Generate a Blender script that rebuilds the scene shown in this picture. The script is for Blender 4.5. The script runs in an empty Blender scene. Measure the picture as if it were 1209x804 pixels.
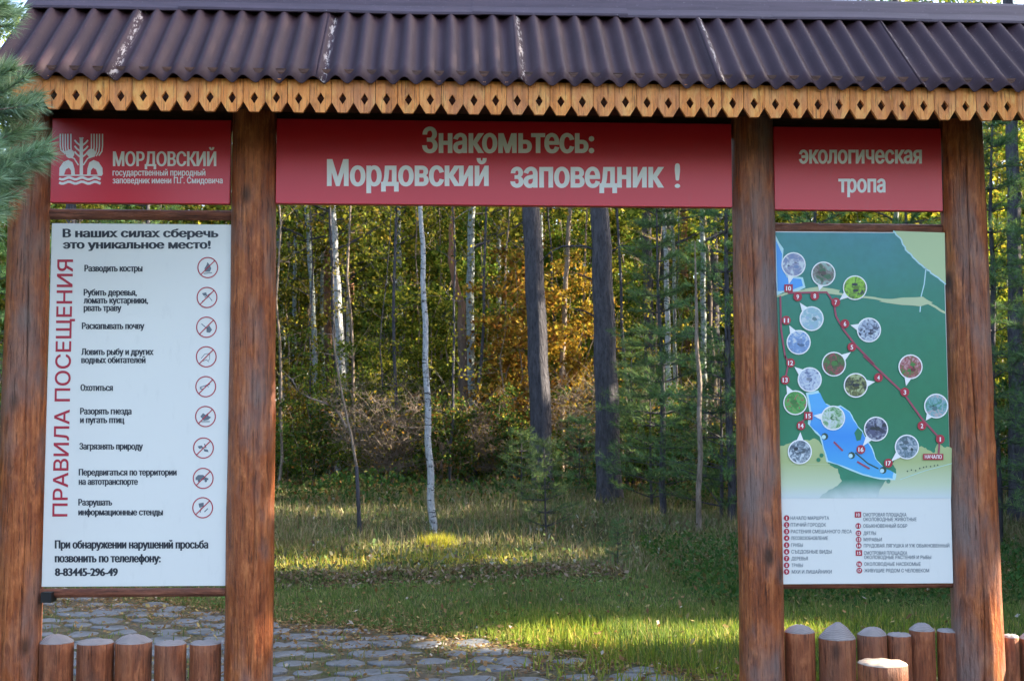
import bpy, math, random
import numpy as np
from mathutils import Vector, Matrix
from mathutils.geometry import delaunay_2d_cdt, tessellate_polygon
random.seed(7); RNG = np.random.default_rng(11)
SC = bpy.context.scene; COL = SC.collection
# ---------------------------------------------------------------- camera
PW, PH, FPX = 1209, 804, 1450.0
CAMD, CAMH = 6.74, 1.6
PITCH, YAW = math.radians(4.32), math.radians(2.68)
cam_data = bpy.data.cameras.new("camera"); cam = bpy.data.objects.new("camera", cam_data); COL.objects.link(cam)
cam.location = (0, -CAMD, CAMH)
cam.rotation_euler = (math.pi/2 + PITCH, 0, -YAW)
cam_data.sensor_width = 36; cam_data.lens = FPX/PW*36
cam_data.clip_start = 0.05; cam_data.clip_end = 1500
cam_data.dof.use_dof = True; cam_data.dof.focus_distance = 6.9; cam_data.dof.aperture_fstop = 9
SC.camera = cam
# ---------------------------------------------------------------- light
SUN_EL, SUN_AZ = math.radians(27), math.radians(84)      # azimuth clockwise from +Y (away from the camera) to +X
SUNV = Vector((math.sin(SUN_AZ)*math.cos(SUN_EL), math.cos(SUN_AZ)*math.cos(SUN_EL), math.sin(SUN_EL)))
world = bpy.data.worlds.new("World"); SC.world = world; world.use_nodes = True
nt = world.node_tree; bg = nt.nodes['Background']
sky = nt.nodes.new('ShaderNodeTexSky'); sky.sky_type = 'NISHITA'; sky.sun_disc = False
sky.sun_elevation = SUN_EL; sky.sun_rotation = SUN_AZ; sky.air_density = 0.8; sky.dust_density = 3.0; sky.ozone_density = 0.4
nt.links.new(sky.outputs[0], bg.inputs[0]); bg.inputs[1].default_value = 0.15
sl = bpy.data.lights.new("sun", 'SUN'); sl.energy = 4.2; sl.angle = math.radians(0.5); sl.color = (1, .87, .66)
sun = bpy.data.objects.new("sun", sl); COL.objects.link(sun)
sun.rotation_euler = SUNV.to_track_quat('Z', 'Y').to_euler()
SC.view_settings.view_transform = 'Standard'; SC.view_settings.look = 'None'
SC.view_settings.exposure = 2.85; SC.view_settings.gamma = 1
try: SC.view_settings.use_curve_mapping = False
except Exception: pass
SC.cycles.max_bounces = 8; SC.cycles.transparent_max_bounces = 8
# ---------------------------------------------------------------- pixel -> world
_f = Vector((math.sin(YAW)*math.cos(PITCH), math.cos(YAW)*math.cos(PITCH), math.sin(PITCH)))
_r = Vector((math.cos(YAW), -math.sin(YAW), 0)); _u = _r.cross(_f)
def ray(px, py): return _f*FPX + _r*(px-PW/2) - _u*(py-PH/2)
def on_plane(px, py, Y=0.0):
    d = ray(px, py); t = (Y+CAMD)/d.y
    return Vector((d.x*t, Y, CAMH+d.z*t))
def smooth(a, b, x):
    t = np.clip((x-a)/(b-a), 0, 1); return t*t*(3-2*t)
def ground_z(X, Y):
    X = np.asarray(X, float); Y = np.asarray(Y, float)
    d = Y+CAMD
    h = .10*smooth(12.5, 18, d)+.36*smooth(16, 23, d)+.06*smooth(23, 40, d)
    h = h+.035*np.sin(X*.9+1.1*np.sin(Y*.5))*smooth(9, 15, d)+.03*np.sin(Y*1.7+X*.4)*smooth(12, 17, d)
    h = h+.05*np.sin(X*.31+Y*.23)*smooth(14, 30, d)
    # low bank of raked leaves and soil
    c = 7.05+.12*np.sin(X*1.3)
    h = h+.10*np.exp(-((Y-c)/.28)**2)*smooth(-4.2, -2.6, X)*(1-smooth(.6, 1.8, X))*(0.7+.3*np.sin(X*7))
    return h
def gz(x, y): return float(ground_z(x, y))
def on_ground(px, py):
    d = ray(px, py); t = .001
    o = Vector((0, -CAMD, CAMH)); step = .0001
    lo = None; t = 0
    for i in range(4000):
        t = (4+i*.02)/d.y
        p = o+d*t
        if p.z < gz(p.x, p.y): return p
    return o+d*t
def at_dist(px, py, dist):  # px column at a ground distance (from camera), standing on the ground
    p = on_plane(px, py, dist-CAMD); return Vector((p.x, p.y, gz(p.x, p.y)))
# ---------------------------------------------------------------- object helpers
def link(o, parent=None):
    COL.objects.link(o)
    if parent is not None: o.parent = parent
    return o
def tag(o, label=None, cat=None, group=None, kind=None):
    if label: o['label'] = label
    if cat: o['category'] = cat
    if group: o['group'] = group
    if kind: o['kind'] = kind
    return o
def empty(name, loc=(0, 0, 0), rz=0):
    o = bpy.data.objects.new(name, None); o.empty_display_size = .2
    o.location = loc; o.rotation_euler = (0, 0, rz); return link(o)
def make_mesh(name, V, F, mats, mi=None, smooth_=False, col=None, uniform=None):
    me = bpy.data.meshes.new(name)
    V = np.asarray(V, np.float32)
    if uniform:   # F is (n,k) array
        F = np.asarray(F, np.int32); n, k = F.shape
        me.vertices.add(len(V)); me.vertices.foreach_set('co', V.ravel())
        me.loops.add(n*k); me.loops.foreach_set('vertex_index', F.ravel())
        me.polygons.add(n); me.polygons.foreach_set('loop_start', np.arange(0, n*k, k, dtype=np.int32))
        me.update(calc_edges=True)
    else:
        me.from_pydata([tuple(map(float, v)) for v in V], [], [tuple(map(int, f)) for f in F])
    for m in (mats if isinstance(mats, (list, tuple)) else [mats]): me.materials.append(m)
    if mi is not None: me.polygons.foreach_set('material_index', np.asarray(mi, np.int32))
    if smooth_: me.polygons.foreach_set('use_smooth', np.ones(len(me.polygons), bool))
    if col is not None:
        a = me.color_attributes.new('tint', 'FLOAT_COLOR', 'POINT')
        c = np.ones((len(V), 4), np.float32); c[:, :3] = col
        a.data.foreach_set('color', c.ravel())
    me.update(); return me
def mobj(name, me, parent=None, loc=None):
    o = bpy.data.objects.new(name, me)
    if loc is not None: o.location = loc
    return link(o, parent)
def copy_tree(o, parent=None):
    c = o.copy(); COL.objects.link(c)
    if parent is not None: c.parent = parent
    for ch in list(o.children): copy_tree(ch, c)
    return c
class MB:
    def __init__(s): s.V = []; s.F = []; s.M = []
    def add(s, V, F, m=0):
        b = len(s.V); s.V += [tuple(v) for v in V]
        for f in F: s.F.append(tuple(i+b for i in f)); s.M.append(m)
    def box(s, x0, x1, y0, y1, z0, z1, m=0):
        V = [(x, y, z) for x in (x0, x1) for y in (y0, y1) for z in (z0, z1)]
        s.add(V, [(0, 1, 3, 2), (4, 6, 7, 5), (0, 4, 5, 1), (2, 3, 7, 6), (0, 2, 6, 4), (1, 5, 7, 3)], m)
    def tube(s, P, R, seg=6, m=0, cap=True):
        P = [Vector(p) for p in P]; b = len(s.V); n = len(P)
        for i, p in enumerate(P):
            t = (P[min(i+1, n-1)]-P[max(i-1, 0)]).normalized()
            a = t.orthogonal() if abs(t.z) < .9 else Vector((1, 0, 0)).cross(t)
            a.normalize(); c = t.cross(a)
            for k in range(seg):
                th = 2*math.pi*k/seg
                s.V.append(tuple(p+(a*math.cos(th)+c*math.sin(th))*R[i]))
        for i in range(n-1):
            for k in range(seg):
                k2 = (k+1) % seg
                s.F.append((b+i*seg+k, b+i*seg+k2, b+(i+1)*seg+k2, b+(i+1)*seg+k)); s.M.append(m)
        if cap: s.F.append(tuple(b+(n-1)*seg+k for k in range(seg))); s.M.append(m)
    def mesh(s, name, mats, smooth_=False): return make_mesh(name, s.V, s.F, mats, s.M, smooth_)
    def build(s, name, mats, parent=None, smooth_=False, loc=None): return mobj(name, s.mesh(name, mats, smooth_), parent, loc)
# ---------------------------------------------------------------- materials
class NT:
    def __init__(s, name):
        s.m = bpy.data.materials.new(name); s.m.use_nodes = True; s.t = s.m.node_tree
        s.b = s.t.nodes['Principled BSDF']; s.out = s.t.nodes['Material Output']
    def n(s, typ, **kw):
        nd = s.t.nodes.new(typ)
        for k, v in kw.items():
            if k.startswith('_'): setattr(nd, k[1:], v)
            else: nd.inputs[k.replace('__', ' ')].default_value = v
        return nd
    def l(s, a, b): s.t.links.new(a, b)
    def coords(s, scale=(1, 1, 1), rand=False, which='Object'):
        tc = s.n('ShaderNodeTexCoord'); mp = s.n('ShaderNodeMapping', Scale=scale)
        s.l(tc.outputs[which], mp.inputs[0])
        if rand:
            oi = s.n('ShaderNodeObjectInfo'); mu = s.n('ShaderNodeMath', _operation='MULTIPLY'); mu.inputs[1].default_value = 57.3
            s.l(oi.outputs['Random'], mu.inputs[0]); cb = s.n('ShaderNodeCombineXYZ')
            for i in range(3): s.l(mu.outputs[0], cb.inputs[i])
            s.l(cb.outputs[0], mp.inputs['Location'])
        return mp.outputs[0]
    def noise(s, vec, scale, detail=4, rough=.55, dist=0):
        nd = s.n('ShaderNodeTexNoise', Scale=scale, Detail=detail, Roughness=rough, Distortion=dist)
        s.l(vec, nd.inputs['Vector']); return nd.outputs['Fac']
    def ramp(s, fac, stops):
        r = s.n('ShaderNodeValToRGB'); e = r.color_ramp.elements
        while len(e) < len(stops): e.new(.5)
        for i, (p, c) in enumerate(stops):
            e[i].position = p; e[i].color = (*c, 1) if isinstance(c, (tuple, list)) else (c, c, c, 1)
        s.l(fac, r.inputs[0]); return r.outputs[0]
    def mix(s, fac, a, b, mode='MIX'):
        m = s.n('ShaderNodeMix', _data_type='RGBA', _blend_type=mode)
        for sock, v in ((m.inputs[0], fac), (m.inputs[6], a), (m.inputs[7], b)):
            if isinstance(v, (int, float)): sock.default_value = v
            elif isinstance(v, (tuple, list)): sock.default_value = (*v, 1)
            else: s.l(v, sock)
        return m.outputs[2]
    def math(s, op, a, b=0.0):
        m = s.n('ShaderNodeMath', _operation=op)
        for i, v in enumerate((a, b)):
            if isinstance(v, (int, float)): m.inputs[i].default_value = v
            else: s.l(v, m.inputs[i])
        return m.outputs[0]
    def bump(s, h, strength=.3, dist=.01):
        b = s.n('ShaderNodeBump', Strength=strength, Distance=dist); s.l(h, b.inputs['Height']); s.l(b.outputs[0], s.b.inputs['Normal'])
    def base(s, c, rough=.7, spec=.5):
        if isinstance(c, (tuple, list)): s.b.inputs['Base Color'].default_value = (*c, 1)
        else: s.l(c, s.b.inputs['Base Color'])
        if isinstance(rough, (int, float)): s.b.inputs['Roughness'].default_value = rough
        else: s.l(rough, s.b.inputs['Roughness'])
        s.b.inputs['Specular IOR Level'].default_value = spec
        return s.m
def flat(name, c, rough=.45, spec=.4):
    return NT(name).base(c, rough, spec)
def wood(name, dark, mid, light, grey, axis=2, grey_amt=.5, rough=.5, gs=1.0):
    t = NT(name); sc = [24*gs]*3; sc[axis] = 1.6*gs
    v = t.coords(tuple(sc), True)
    g = t.noise(v, 1.6, 7, .62, .4)
    mot = t.noise(t.coords((16, 16, 6) if axis == 2 else (6, 16, 16), True), 1.3, 5, .7)
    v2 = t.coords((3, 3, 1.2) if axis == 2 else (1.2, 3, 3), True)
    big = t.noise(v2, 1.1, 4, .6)
    c = t.ramp(g, [(.25, dark), (.48, mid), (.72, light)])
    c = t.mix(t.ramp(mot, [(.52, 0.0), (.7, .6)]), c, tuple(min(1, x*1.5) for x in light)); c = t.mix(t.ramp(mot, [(.3, .6), (.46, 0.0)]), c, dark)
    gm = t.ramp(big, [(.46, 0.0), (.66, grey_amt)])
    c = t.mix(gm, c, t.mix(g, tuple(x*.65 for x in grey), grey))
    sc3 = [5, 5, 5]; sc3[axis] = 2.6
    vo = t.n('ShaderNodeTexVoronoi', Scale=.85); t.l(t.coords(tuple(sc3), True), vo.inputs['Vector'])
    kn = t.ramp(vo.outputs['Distance'], [(.06, 1.0), (.17, 0.0)])
    c = t.mix(t.math('MULTIPLY', kn, .8), c, (.035, .018, .012))
    sc4 = [60, 60, 60]; sc4[axis] = 3
    fine = t.noise(t.coords(tuple(sc4), True), 1.8, 5, .7)
    c = t.mix(t.ramp(fine, [(.34, .85), (.45, 0.0)]), c, tuple(x*.5 for x in dark))
    t.bump(t.math('ADD', t.math('ADD', g, mot), t.math('MULTIPLY', fine, .6)), .8, .016)
    return t.base(c, t.ramp(g, [(.3, rough), (.8, rough+.2)]), .4)
M = {}
M['post'] = wood('stained_log_wood', (.075, .016, .006), (.33, .085, .024), (.52, .18, .06), (.27, .20, .18), grey_amt=.85, rough=.36)
M['rail'] = wood('stained_rail_wood', (.07, .022, .012), (.20, .062, .03), (.30, .11, .06), (.22, .14, .12), axis=0, grey_amt=.5)
M['pale'] = wood('palisade_wood', (.09, .024, .01), (.28, .08, .03), (.42, .15, .06), (.20, .13, .10), grey_amt=.5)
M['beam'] = wood('beam_wood', (.03, .012, .008), (.07, .028, .016), (.11, .045, .025), (.1, .06, .05), axis=0, grey_amt=.3)
M['valance'] = wood('varnished_valance_wood', (.36, .11, .02), (.78, .26, .05), (.92, .40, .11), (.62, .26, .13), grey_amt=.5, rough=.4, gs=.7)
def endgrain(name, a, b):
    t = NT(name); v = t.coords((1, 1, 1))
    sp = t.n('ShaderNodeSeparateXYZ'); t.l(v, sp.inputs[0])
    r = t.math('SQRT', t.math('ADD', t.math('MULTIPLY', sp.outputs[0], sp.outputs[0]), t.math('MULTIPLY', sp.outputs[1], sp.outputs[1])))
    nz = t.noise(v, 9, 4)
    w = t.math('SINE', t.math('ADD', t.math('MULTIPLY', r, 900), t.math('MULTIPLY', nz, 9)))
    c = t.mix(t.math('ADD', t.math('MULTIPLY', w, .25), t.math('MULTIPLY', nz, .9)), a, b)
    t.bump(nz, .4, .006)
    return t.base(c, .8, .3)
M['end'] = endgrain('weathered_end_grain', (.20, .17, .16), (.42, .37, .35))
M['end_pale'] = endgrain('pale_end_grain', (.36, .26, .19), (.62, .5, .40))
def roofmat():
    t = NT('purple_bitumen_sheet'); v = t.coords((1, 1, 1), True)
    n1 = t.noise(v, 2.3, 6, .65); n2 = t.noise(v, 60, 4, .7)
    c = t.ramp(n1, [(.3, (.030, .014, .018)), (.7, (.054, .027, .031))])
    c = t.mix(t.ramp(n2, [(.62, 0.0), (.75, .35)]), c, (.2, .17, .19))
    sp = t.n('ShaderNodeSeparateXYZ'); t.l(t.coords(), sp.inputs[0])
    wob = t.noise(t.coords((1, 1, 1)), 9, 3)
    dx = t.math('ABSOLUTE', t.math('SUBTRACT', t.math('ADD', sp.outputs[0], t.math('MULTIPLY', wob, .03)), .047))
    msk = t.ramp(dx, [(.004, 1.0), (.016, 0.0)])
    fl = t.ramp(t.noise(t.coords((70, 14, 14), True), 1.2, 4, .7), [(.50, 0.0), (.56, 1.0)])
    msk = t.math('MULTIPLY', msk, fl)
    oi = t.n('ShaderNodeObjectInfo'); c = t.mix(t.math('MULTIPLY', oi.outputs['Random'], .45), c, (.035, .019, .030))
    c = t.mix(msk, c, (.42, .36, .33))
    t.bump(t.math('ADD', n1, t.math('MULTIPLY', n2, .2)), .25, .006)
    return t.base(c, .62, .2)
M['roof'] = roofmat()
def ridgemat():
    t = NT('purple_ridge_flashing'); v = t.coords((1, 6, 6)); n1 = t.noise(v, 2.5, 6, .65); n2 = t.noise(t.coords(), 70, 3, .7)
    c = t.ramp(n1, [(.3, (.034, .022, .032)), (.7, (.062, .041, .058))])
    c = t.mix(t.ramp(n2, [(.66, 0.0), (.74, .6)]), c, (.3, .27, .3))
    t.bump(n1, .2, .01); return t.base(c, .55, .3)
M['ridge'] = ridgemat()
def panelmat(name, c, rough, spec, coat=0, cr=.3, var=.06):
    t = NT(name); n = t.noise(t.coords((1, 1, 1), True), 1.7, 5, .6); n2 = t.noise(t.coords((1, 1, .3), True), 24, 3, .6)
    k = t.mix(n, tuple(x*(1-var) for x in c), c)
    k = t.mix(t.ramp(n2, [(.6, 0.0), (.8, .18)]), k, tuple(x*.6+.05 for x in c))
    t.bump(n, .12, .01)
    t.b.inputs['Coat Weight'].default_value = coat; t.b.inputs['Coat Roughness'].default_value = cr
    return t.base(k, rough, spec)
M['red'] = panelmat('red_banner_vinyl', (.68, .004, .022), .4, .5, .3, .3)
M['white_board'] = panelmat('white_board_vinyl', (.76, .77, .73), .4, .4)
M['ink_white'] = flat('white_print', (.88, .88, .87), .4)
M['ink_black'] = flat('black_print', (.03, .035, .045), .45)
M['ink_red'] = flat('red_print', (.42, .025, .05), .45)
M['ink_grey'] = flat('grey_print', (.13, .16, .19), .45)
M['metal'] = flat('black_painted_metal', (.012, .012, .013), .5)
def vcol(name, rough=.75, trans=.35, mottled=True):
    t = NT(name); a = t.n('ShaderNodeAttribute', _attribute_name='tint')
    c = a.outputs['Color']
    oi = t.n('ShaderNodeObjectInfo')
    hs = t.n('ShaderNodeHueSaturation'); t.l(c, hs.inputs['Color'])
    t.l(t.math('ADD', t.math('MULTIPLY', oi.outputs['Random'], .05), .475), hs.inputs['Hue'])
    t.l(t.math('ADD', t.math('MULTIPLY', oi.outputs['Random'], .5), .75), hs.inputs['Value'])
    c = hs.outputs[0]
    df = t.n('ShaderNodeBsdfDiffuse'); tr = t.n('ShaderNodeBsdfTranslucent'); mx = t.n('ShaderNodeMixShader'); mx.inputs[0].default_value = trans
    t.l(c, df.inputs[0]); t.l(t.mix(1.0, c, (1, .95, .6), 'MULTIPLY'), tr.inputs[0]); t.l(df.outputs[0], mx.inputs[1]); t.l(tr.outputs[0], mx.inputs[2])
    t.t.nodes.remove(t.b); t.l(mx.outputs[0], t.out.inputs[0]); return t.m
M['leaf'] = vcol('broad_leaf', trans=.45)
M['needle'] = vcol('conifer_needle', trans=.2)
M['grass'] = vcol('grass_blade', trans=.35)
def bark(name, a, b, scale=(6, 6, 1.2), spots=None, rnd=True, low=None):
    t = NT(name); v = t.coords(scale, rnd); n = t.noise(v, 3, 6, .65, .3); n2 = t.noise(t.coords((30, 30, 8), rnd), 1.5, 4, .6)
    c = t.ramp(n, [(.3, a), (.68, b)])
    c = t.mix(t.ramp(n2, [(.3, .6), (.5, 0.0)]), c, tuple(x*.4 for x in a))
    if spots:
        s = t.noise(t.coords((4, 4, 16), rnd), 1.8, 3, .7)
        c = t.mix(t.ramp(s, [(.57, 0.0), (.62, 1.0)]), c, spots)
    if low:   # colour of the upper bark against height
        sp = t.n('ShaderNodeSeparateXYZ'); t.l(t.coords(), sp.inputs[0])
        c = t.mix(t.ramp(t.math('MULTIPLY', t.math('ADD', sp.outputs[2], t.math('MULTIPLY', n, 1.2)), .1), [(low[0]/10, 0.0), (low[1]/10, 1.0)]), c, t.mix(n, low[2], low[3]))
    t.bump(t.math('ADD', n, t.math('MULTIPLY', n2, .5)), 1.0, .06)
    return t.base(c, .85, .2)
M['bark_pine'] = bark('pine_bark', (.045, .042, .05), (.115, .108, .12))
M['bark_pine_orange'] = bark('orange_pine_bark', (.07, .05, .04), (.16, .11, .08), low=(3.6, 5.4, (.20, .09, .045), (.30, .15, .08)))
M['bark_birch'] = bark('birch_bark', (.34, .35, .37), (.62, .63, .64), (8, 8, 3), (.03, .03, .03))
M['bark_dim'] = bark('mossy_birch_bark', (.20, .22, .21), (.38, .42, .40), (8, 8, 3), (.04, .04, .035))
M['twig'] = bark('twig_bark', (.16, .12, .09), (.38, .30, .24))
M['twig_dark'] = bark('dark_sapling_bark', (.05, .05, .06), (.11, .10, .11))
# ---------------------------------------------------------------- the ground
def groundmat():
    t = NT('meadow_and_forest_soil'); v = t.coords()
    n1 = t.noise(v, .7, 6, .6); n2 = t.noise(v, 14, 6, .7); n3 = t.noise(v, 55, 3, .7)
    c = t.ramp(n2, [(.3, (.035, .03, .015)), (.5, (.05, .06, .02)), (.7, (.09, .075, .04))])
    c = t.mix(t.ramp(n1, [(.4, 0.0), (.6, .6)]), c, (.045, .075, .02))
    sp = t.n('ShaderNodeSeparateXYZ'); t.l(v, sp.inputs[0])
    far = t.ramp(t.math('MULTIPLY', t.math('ADD', sp.outputs[1], t.math('MULTIPLY', n1, 4)), .02), [(.38, 0.0), (.50, 1.0)])
    c = t.mix(far, c, t.mix(n2, (.035, .022, .012), (.13, .085, .04)))
    t.bump(t.math('ADD', n2, t.math('MULTIPLY', n3, .4)), .8, .05)
    return t.base(c, .9, .1)
gx = np.unique(np.concatenate([np.linspace(-400, -30, 18), np.linspace(-30, -9, 40), np.linspace(-9, 9, 150), np.linspace(9, 30, 40), np.linspace(30, 400, 18)]))
gy = np.unique(np.concatenate([np.linspace(-400, -12, 18), np.linspace(-12, 1, 20), np.linspace(1, 20, 180), np.linspace(20, 50, 50), np.linspace(50, 400, 18)]))
XX, YY = np.meshgrid(gx, gy); ZZ = ground_z(XX, YY)+.012*np.sin(XX*9+np.sin(YY*7))*np.sin(YY*11)*(YY > 5.5)
V = np.stack([XX.ravel(), YY.ravel(), ZZ.ravel()], 1)
nx = len(gx); ii = (np.arange(len(gy)-1)[:, None]*nx+np.arange(nx-1)[None]).ravel()
F = np.stack([ii, ii+1, ii+nx+1, ii+nx], 1)
g = mobj('ground', make_mesh('ground', V, F, groundmat(), uniform=True, smooth_=True)); tag(g, kind='structure')
# path: flat stones bedded in leaf litter
EDGE = [on_ground(*p) for p in ((-120, 697), (50, 701), (180, 709), (330, 735), (430, 742), (520, 752), (640, 768), (760, 785), (880, 803))]
ex = [p.x for p in EDGE]; ey = [p.y for p in EDGE]
def path_edge(x): return np.interp(x, ex+[3.2, 4.5], ey+[.6, -.6])
def pathmat():
    t = NT('path_soil_and_litter'); v = t.coords(); n = t.noise(v, 16, 6, .7); n1 = t.noise(v, 1.5, 4, .6); n3 = t.noise(v, 60, 3)
    c = t.ramp(n, [(.3, (.06, .05, .035)), (.5, (.14, .115, .08)), (.7, (.25, .20, .14))])
    c = t.mix(t.ramp(n1, [(.45, 0.0), (.6, .55)]), c, (.07, .09, .025))
    t.bump(t.math('ADD', n, n3), .9, .03); return t.base(c, .95, .1)
px_ = np.linspace(-9, 4.4, 110); V = []; F = []
for i, x in enumerate(px_):
    y1 = path_edge(x)+.08*math.sin(x*5); 
    for j in range(40):
        y = -9+(y1+9)*j/39; V.append((x, y, gz(x, y)+.006))
for i in range(109):
    for j in range(39): a = i*40+j; F.append((a, a+40, a+41, a+1))
path = mobj('path', make_mesh('path', V, F, pathmat(), smooth_=True)); tag(path, kind='structure')
def stonemat():
    t = NT('flat_grey_stone'); v = t.coords((1, 1, 1), True); n = t.noise(v, 6, 6, .65); n2 = t.noise(v, 40, 4, .7)
    c = t.ramp(n, [(.3, (.08, .085, .095)), (.7, (.20, .205, .22))]); c = t.mix(t.ramp(n2, [(.5, 0.0), (.62, .7)]), c, (.075, .07, .045))
    t.bump(t.math('ADD', n, t.math('MULTIPLY', n2, .5)), .5, .01); return t.base(c, t.ramp(n, [(.3, .35), (.7, .6)]), .5)
MS = stonemat()
def stone_mesh():
    V = []; F = []; k = 14; ph = [random.uniform(0, 6.28) for _ in range(3)]
    def rr(a): return 1+.13*math.sin(2*a+ph[0])+.09*math.sin(3*a+ph[1])+.06*math.sin(5*a+ph[2])
    for rad, z in ((1.05, -.02), (1.03, .005), (.98, .011), (.6, .012)):
        for i in range(k):
            a = 2*math.pi*i/k; r = rr(a)*rad
            V.append((.125*r*math.cos(a), .115*r*math.sin(a), z+.004*math.sin(a*2+ph[1])))
    for l in range(3):
        for i in range(k): j = (i+1) % k; F.append((l*k+i, l*k+j, (l+1)*k+j, (l+1)*k+i))
    V.append((0, 0, .012)); c = len(V)-1
    for i in range(k): F.append((3*k+i, 3*k+(i+1) % k, c))
    return make_mesh('stone', V, F, MS, smooth_=True)
stones = [stone_mesh() for _ in range(9)]
STONES = []
cand = []
row = 0; y = 1.0
while y < 6.6:
    x = -5.9+(row % 2)*.17
    while x < 3.0:
        X = x+random.uniform(-.06, .06); Y = y+random.uniform(-.07, .07)
        if Y < path_edge(X)-.12 and abs(X+.3) < (Y+CAMD)*.62 and random.random() > .6*float(smooth(.3, 2.2, X)): cand.append((X, Y))
        x += .31
    y += .345; row += 1
cand.sort(key=lambda p: -(p[1] > .9)*10-random.random())
for X, Y in sorted(cand, key=lambda p: abs(p[0]+.3)/(p[1]+CAMD))[:298]:
    s = mobj('stone', random.choice(stones), path, (X, Y, gz(X, Y)+random.uniform(-.004, .008)))
    k = random.uniform(.8, 1.22); s.scale = (k*random.uniform(.9, 1.2), k*random.uniform(.85, 1.1), 1)
    s.rotation_euler = (random.uniform(-.03, .03), random.uniform(-.03, .03), random.uniform(0, 6.28)); STONES.append((X, Y, .14*k))
# ---------------------------------------------------------------- grass, litter (nobody could count them)
def blades(X, Y, h, w, lean, col, zoff=0):
    n = len(X); Z = ground_z(X, Y)-.005+zoff
    th = RNG.uniform(0, 2*np.pi, n); ld = RNG.uniform(0, 2*np.pi, n); la = np.abs(RNG.normal(0, lean, n))
    dx = np.cos(th)*w/2; dy = np.sin(th)*w/2
    tx = np.cos(ld)*np.sin(la)*h; ty = np.sin(ld)*np.sin(la)*h; tz = np.cos(np.minimum(la, 1.4))*h
    P = np.zeros((n, 5, 3), np.float32)
    P[:, 0] = np.stack([X-dx, Y-dy, Z], 1); P[:, 1] = np.stack([X+dx, Y+dy, Z], 1)
    P[:, 2] = np.stack([X+dx*.8+tx*.4, Y+dy*.8+ty*.4, Z+tz*.62], 1); P[:, 3] = np.stack([X-dx*.8+tx*.4, Y-dy*.8+ty*.4, Z+tz*.62], 1)
    P[:, 4] = np.stack([X+tx, Y+ty, Z+tz], 1)
    b = (np.arange(n)*5)[:, None]
    T = np.concatenate([b+[[0, 1, 2]], b+[[0, 2, 3]], b+[[3, 2, 4]]], 1).reshape(-1, 3)
    C = np.repeat(col[:, None], 5, 1)
    return P.reshape(-1, 3), T, C.reshape(-1, 3)
def emit(name, parts, mat, label, cat):
    V = []; T = []; C = []; b = 0
    for v, t, c in parts: V.append(v); T.append(t+b); C.append(c); b += len(v)
    o = mobj(name, make_mesh(name, np.concatenate(V), np.concatenate(T), mat, col=np.concatenate(C), uniform=True))
    return tag(o, label, cat, kind='stuff')
def palette(n, cols, p, var=.25, patch=None):
    cols = np.array(cols); idx = RNG.choice(len(cols), n, p=p); c = cols[idx]*RNG.uniform(1-var, 1+var, (n, 1))
    return c
def vnoise(X, Y, s, seed=0):
    r = np.random.default_rng(seed); o = np.zeros(len(X))
    for k in range(5):
        a, b, p = r.normal(0, 1, 3); o += np.sin(X*a*s+Y*b*s+p*9)
    return o/5
def field(n, x0, x1, d0, d1, marg=1.25):
    d = RNG.uniform(d0, d1, n); half = .46*d*marg
    return RNG.uniform(-1, 1, n)*half+.047*d, d-CAMD
SM = np.array(STONES)
def off_path(X, Y, keep=.12):
    on = Y < path_edge(X)
    return (~on) | (RNG.random(len(X)) < keep+.4*smooth(.4, 1.8, X))
def not_on_stone(X, Y):
    ok = np.ones(len(X), bool); near = Y < path_edge(X)+.3
    I = np.where(near)[0]
    for s in range(0, len(I), 4000):
        J = I[s:s+4000]; D = np.hypot(X[J][:, None]-SM[:, 0], Y[J][:, None]-SM[:, 1]); ok[J] = (D > SM[:, 2]*.92).all(1)
    return ok
def leaves_flat(X, Y, s, col, zo, tilt=.5):
    n = len(X); Z = ground_z(X, Y)+zo
    a = RNG.uniform(0, 2*np.pi, n); u = np.stack([np.cos(a), np.sin(a), RNG.normal(0, tilt, n)], 1); w = np.stack([-np.sin(a), np.cos(a), RNG.normal(0, tilt, n)], 1)
    c0 = np.stack([X, Y, Z], 1); s = s[:, None]
    P = np.stack([c0-u*s, c0-w*s*.6, c0+u*s, c0+w*s*.6], 1)
    b = (np.arange(n)*4)[:, None]; T = np.concatenate([b+[[0, 1, 2]], b+[[0, 2, 3]]], 1).reshape(-1, 3)
    return P.reshape(-1, 3), T, np.repeat(col[:, None], 4, 1).reshape(-1, 3)
parts = []
# mown lawn between path and bank
X, Y = field(150000, 0, 0, 7.6, 14.2); k = off_path(X, Y, .10) & not_on_stone(X, Y); X = X[k]; Y = Y[k]; n = len(X)
pn = vnoise(X, Y, 1.3, 3)
h = RNG.uniform(.035, .085, n)*(1+.5*pn)
lush_sunlit = smooth(-.6, .6, X-.2)*(1-smooth(3.3, 5.0, Y)); h *= 1+.45*lush_sunlit
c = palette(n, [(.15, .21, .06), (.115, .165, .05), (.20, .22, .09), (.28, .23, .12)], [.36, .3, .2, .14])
c = c*(1-.25*pn[:, None]); c = c*(1+lush_sunlit[:, None]*np.array([.7, .55, -.15]))  # sun patch painted in: the taller lush blades are tinted yellow
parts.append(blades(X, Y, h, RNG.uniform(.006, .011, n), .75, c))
X, Y = field(9000, 0, 0, 7.8, 14); k = (vnoise(X, Y, 2.2, 44) > .15) & (Y > path_edge(X)); X = X[k]; Y = Y[k]; n = len(X)
parts.append(leaves_flat(X, Y, RNG.uniform(.012, .024, n), palette(n, [(.08, .15, .04), (.12, .19, .05), (.2, .2, .08)], [.5, .35, .15]), RNG.uniform(.02, .07, n), .4))
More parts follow.
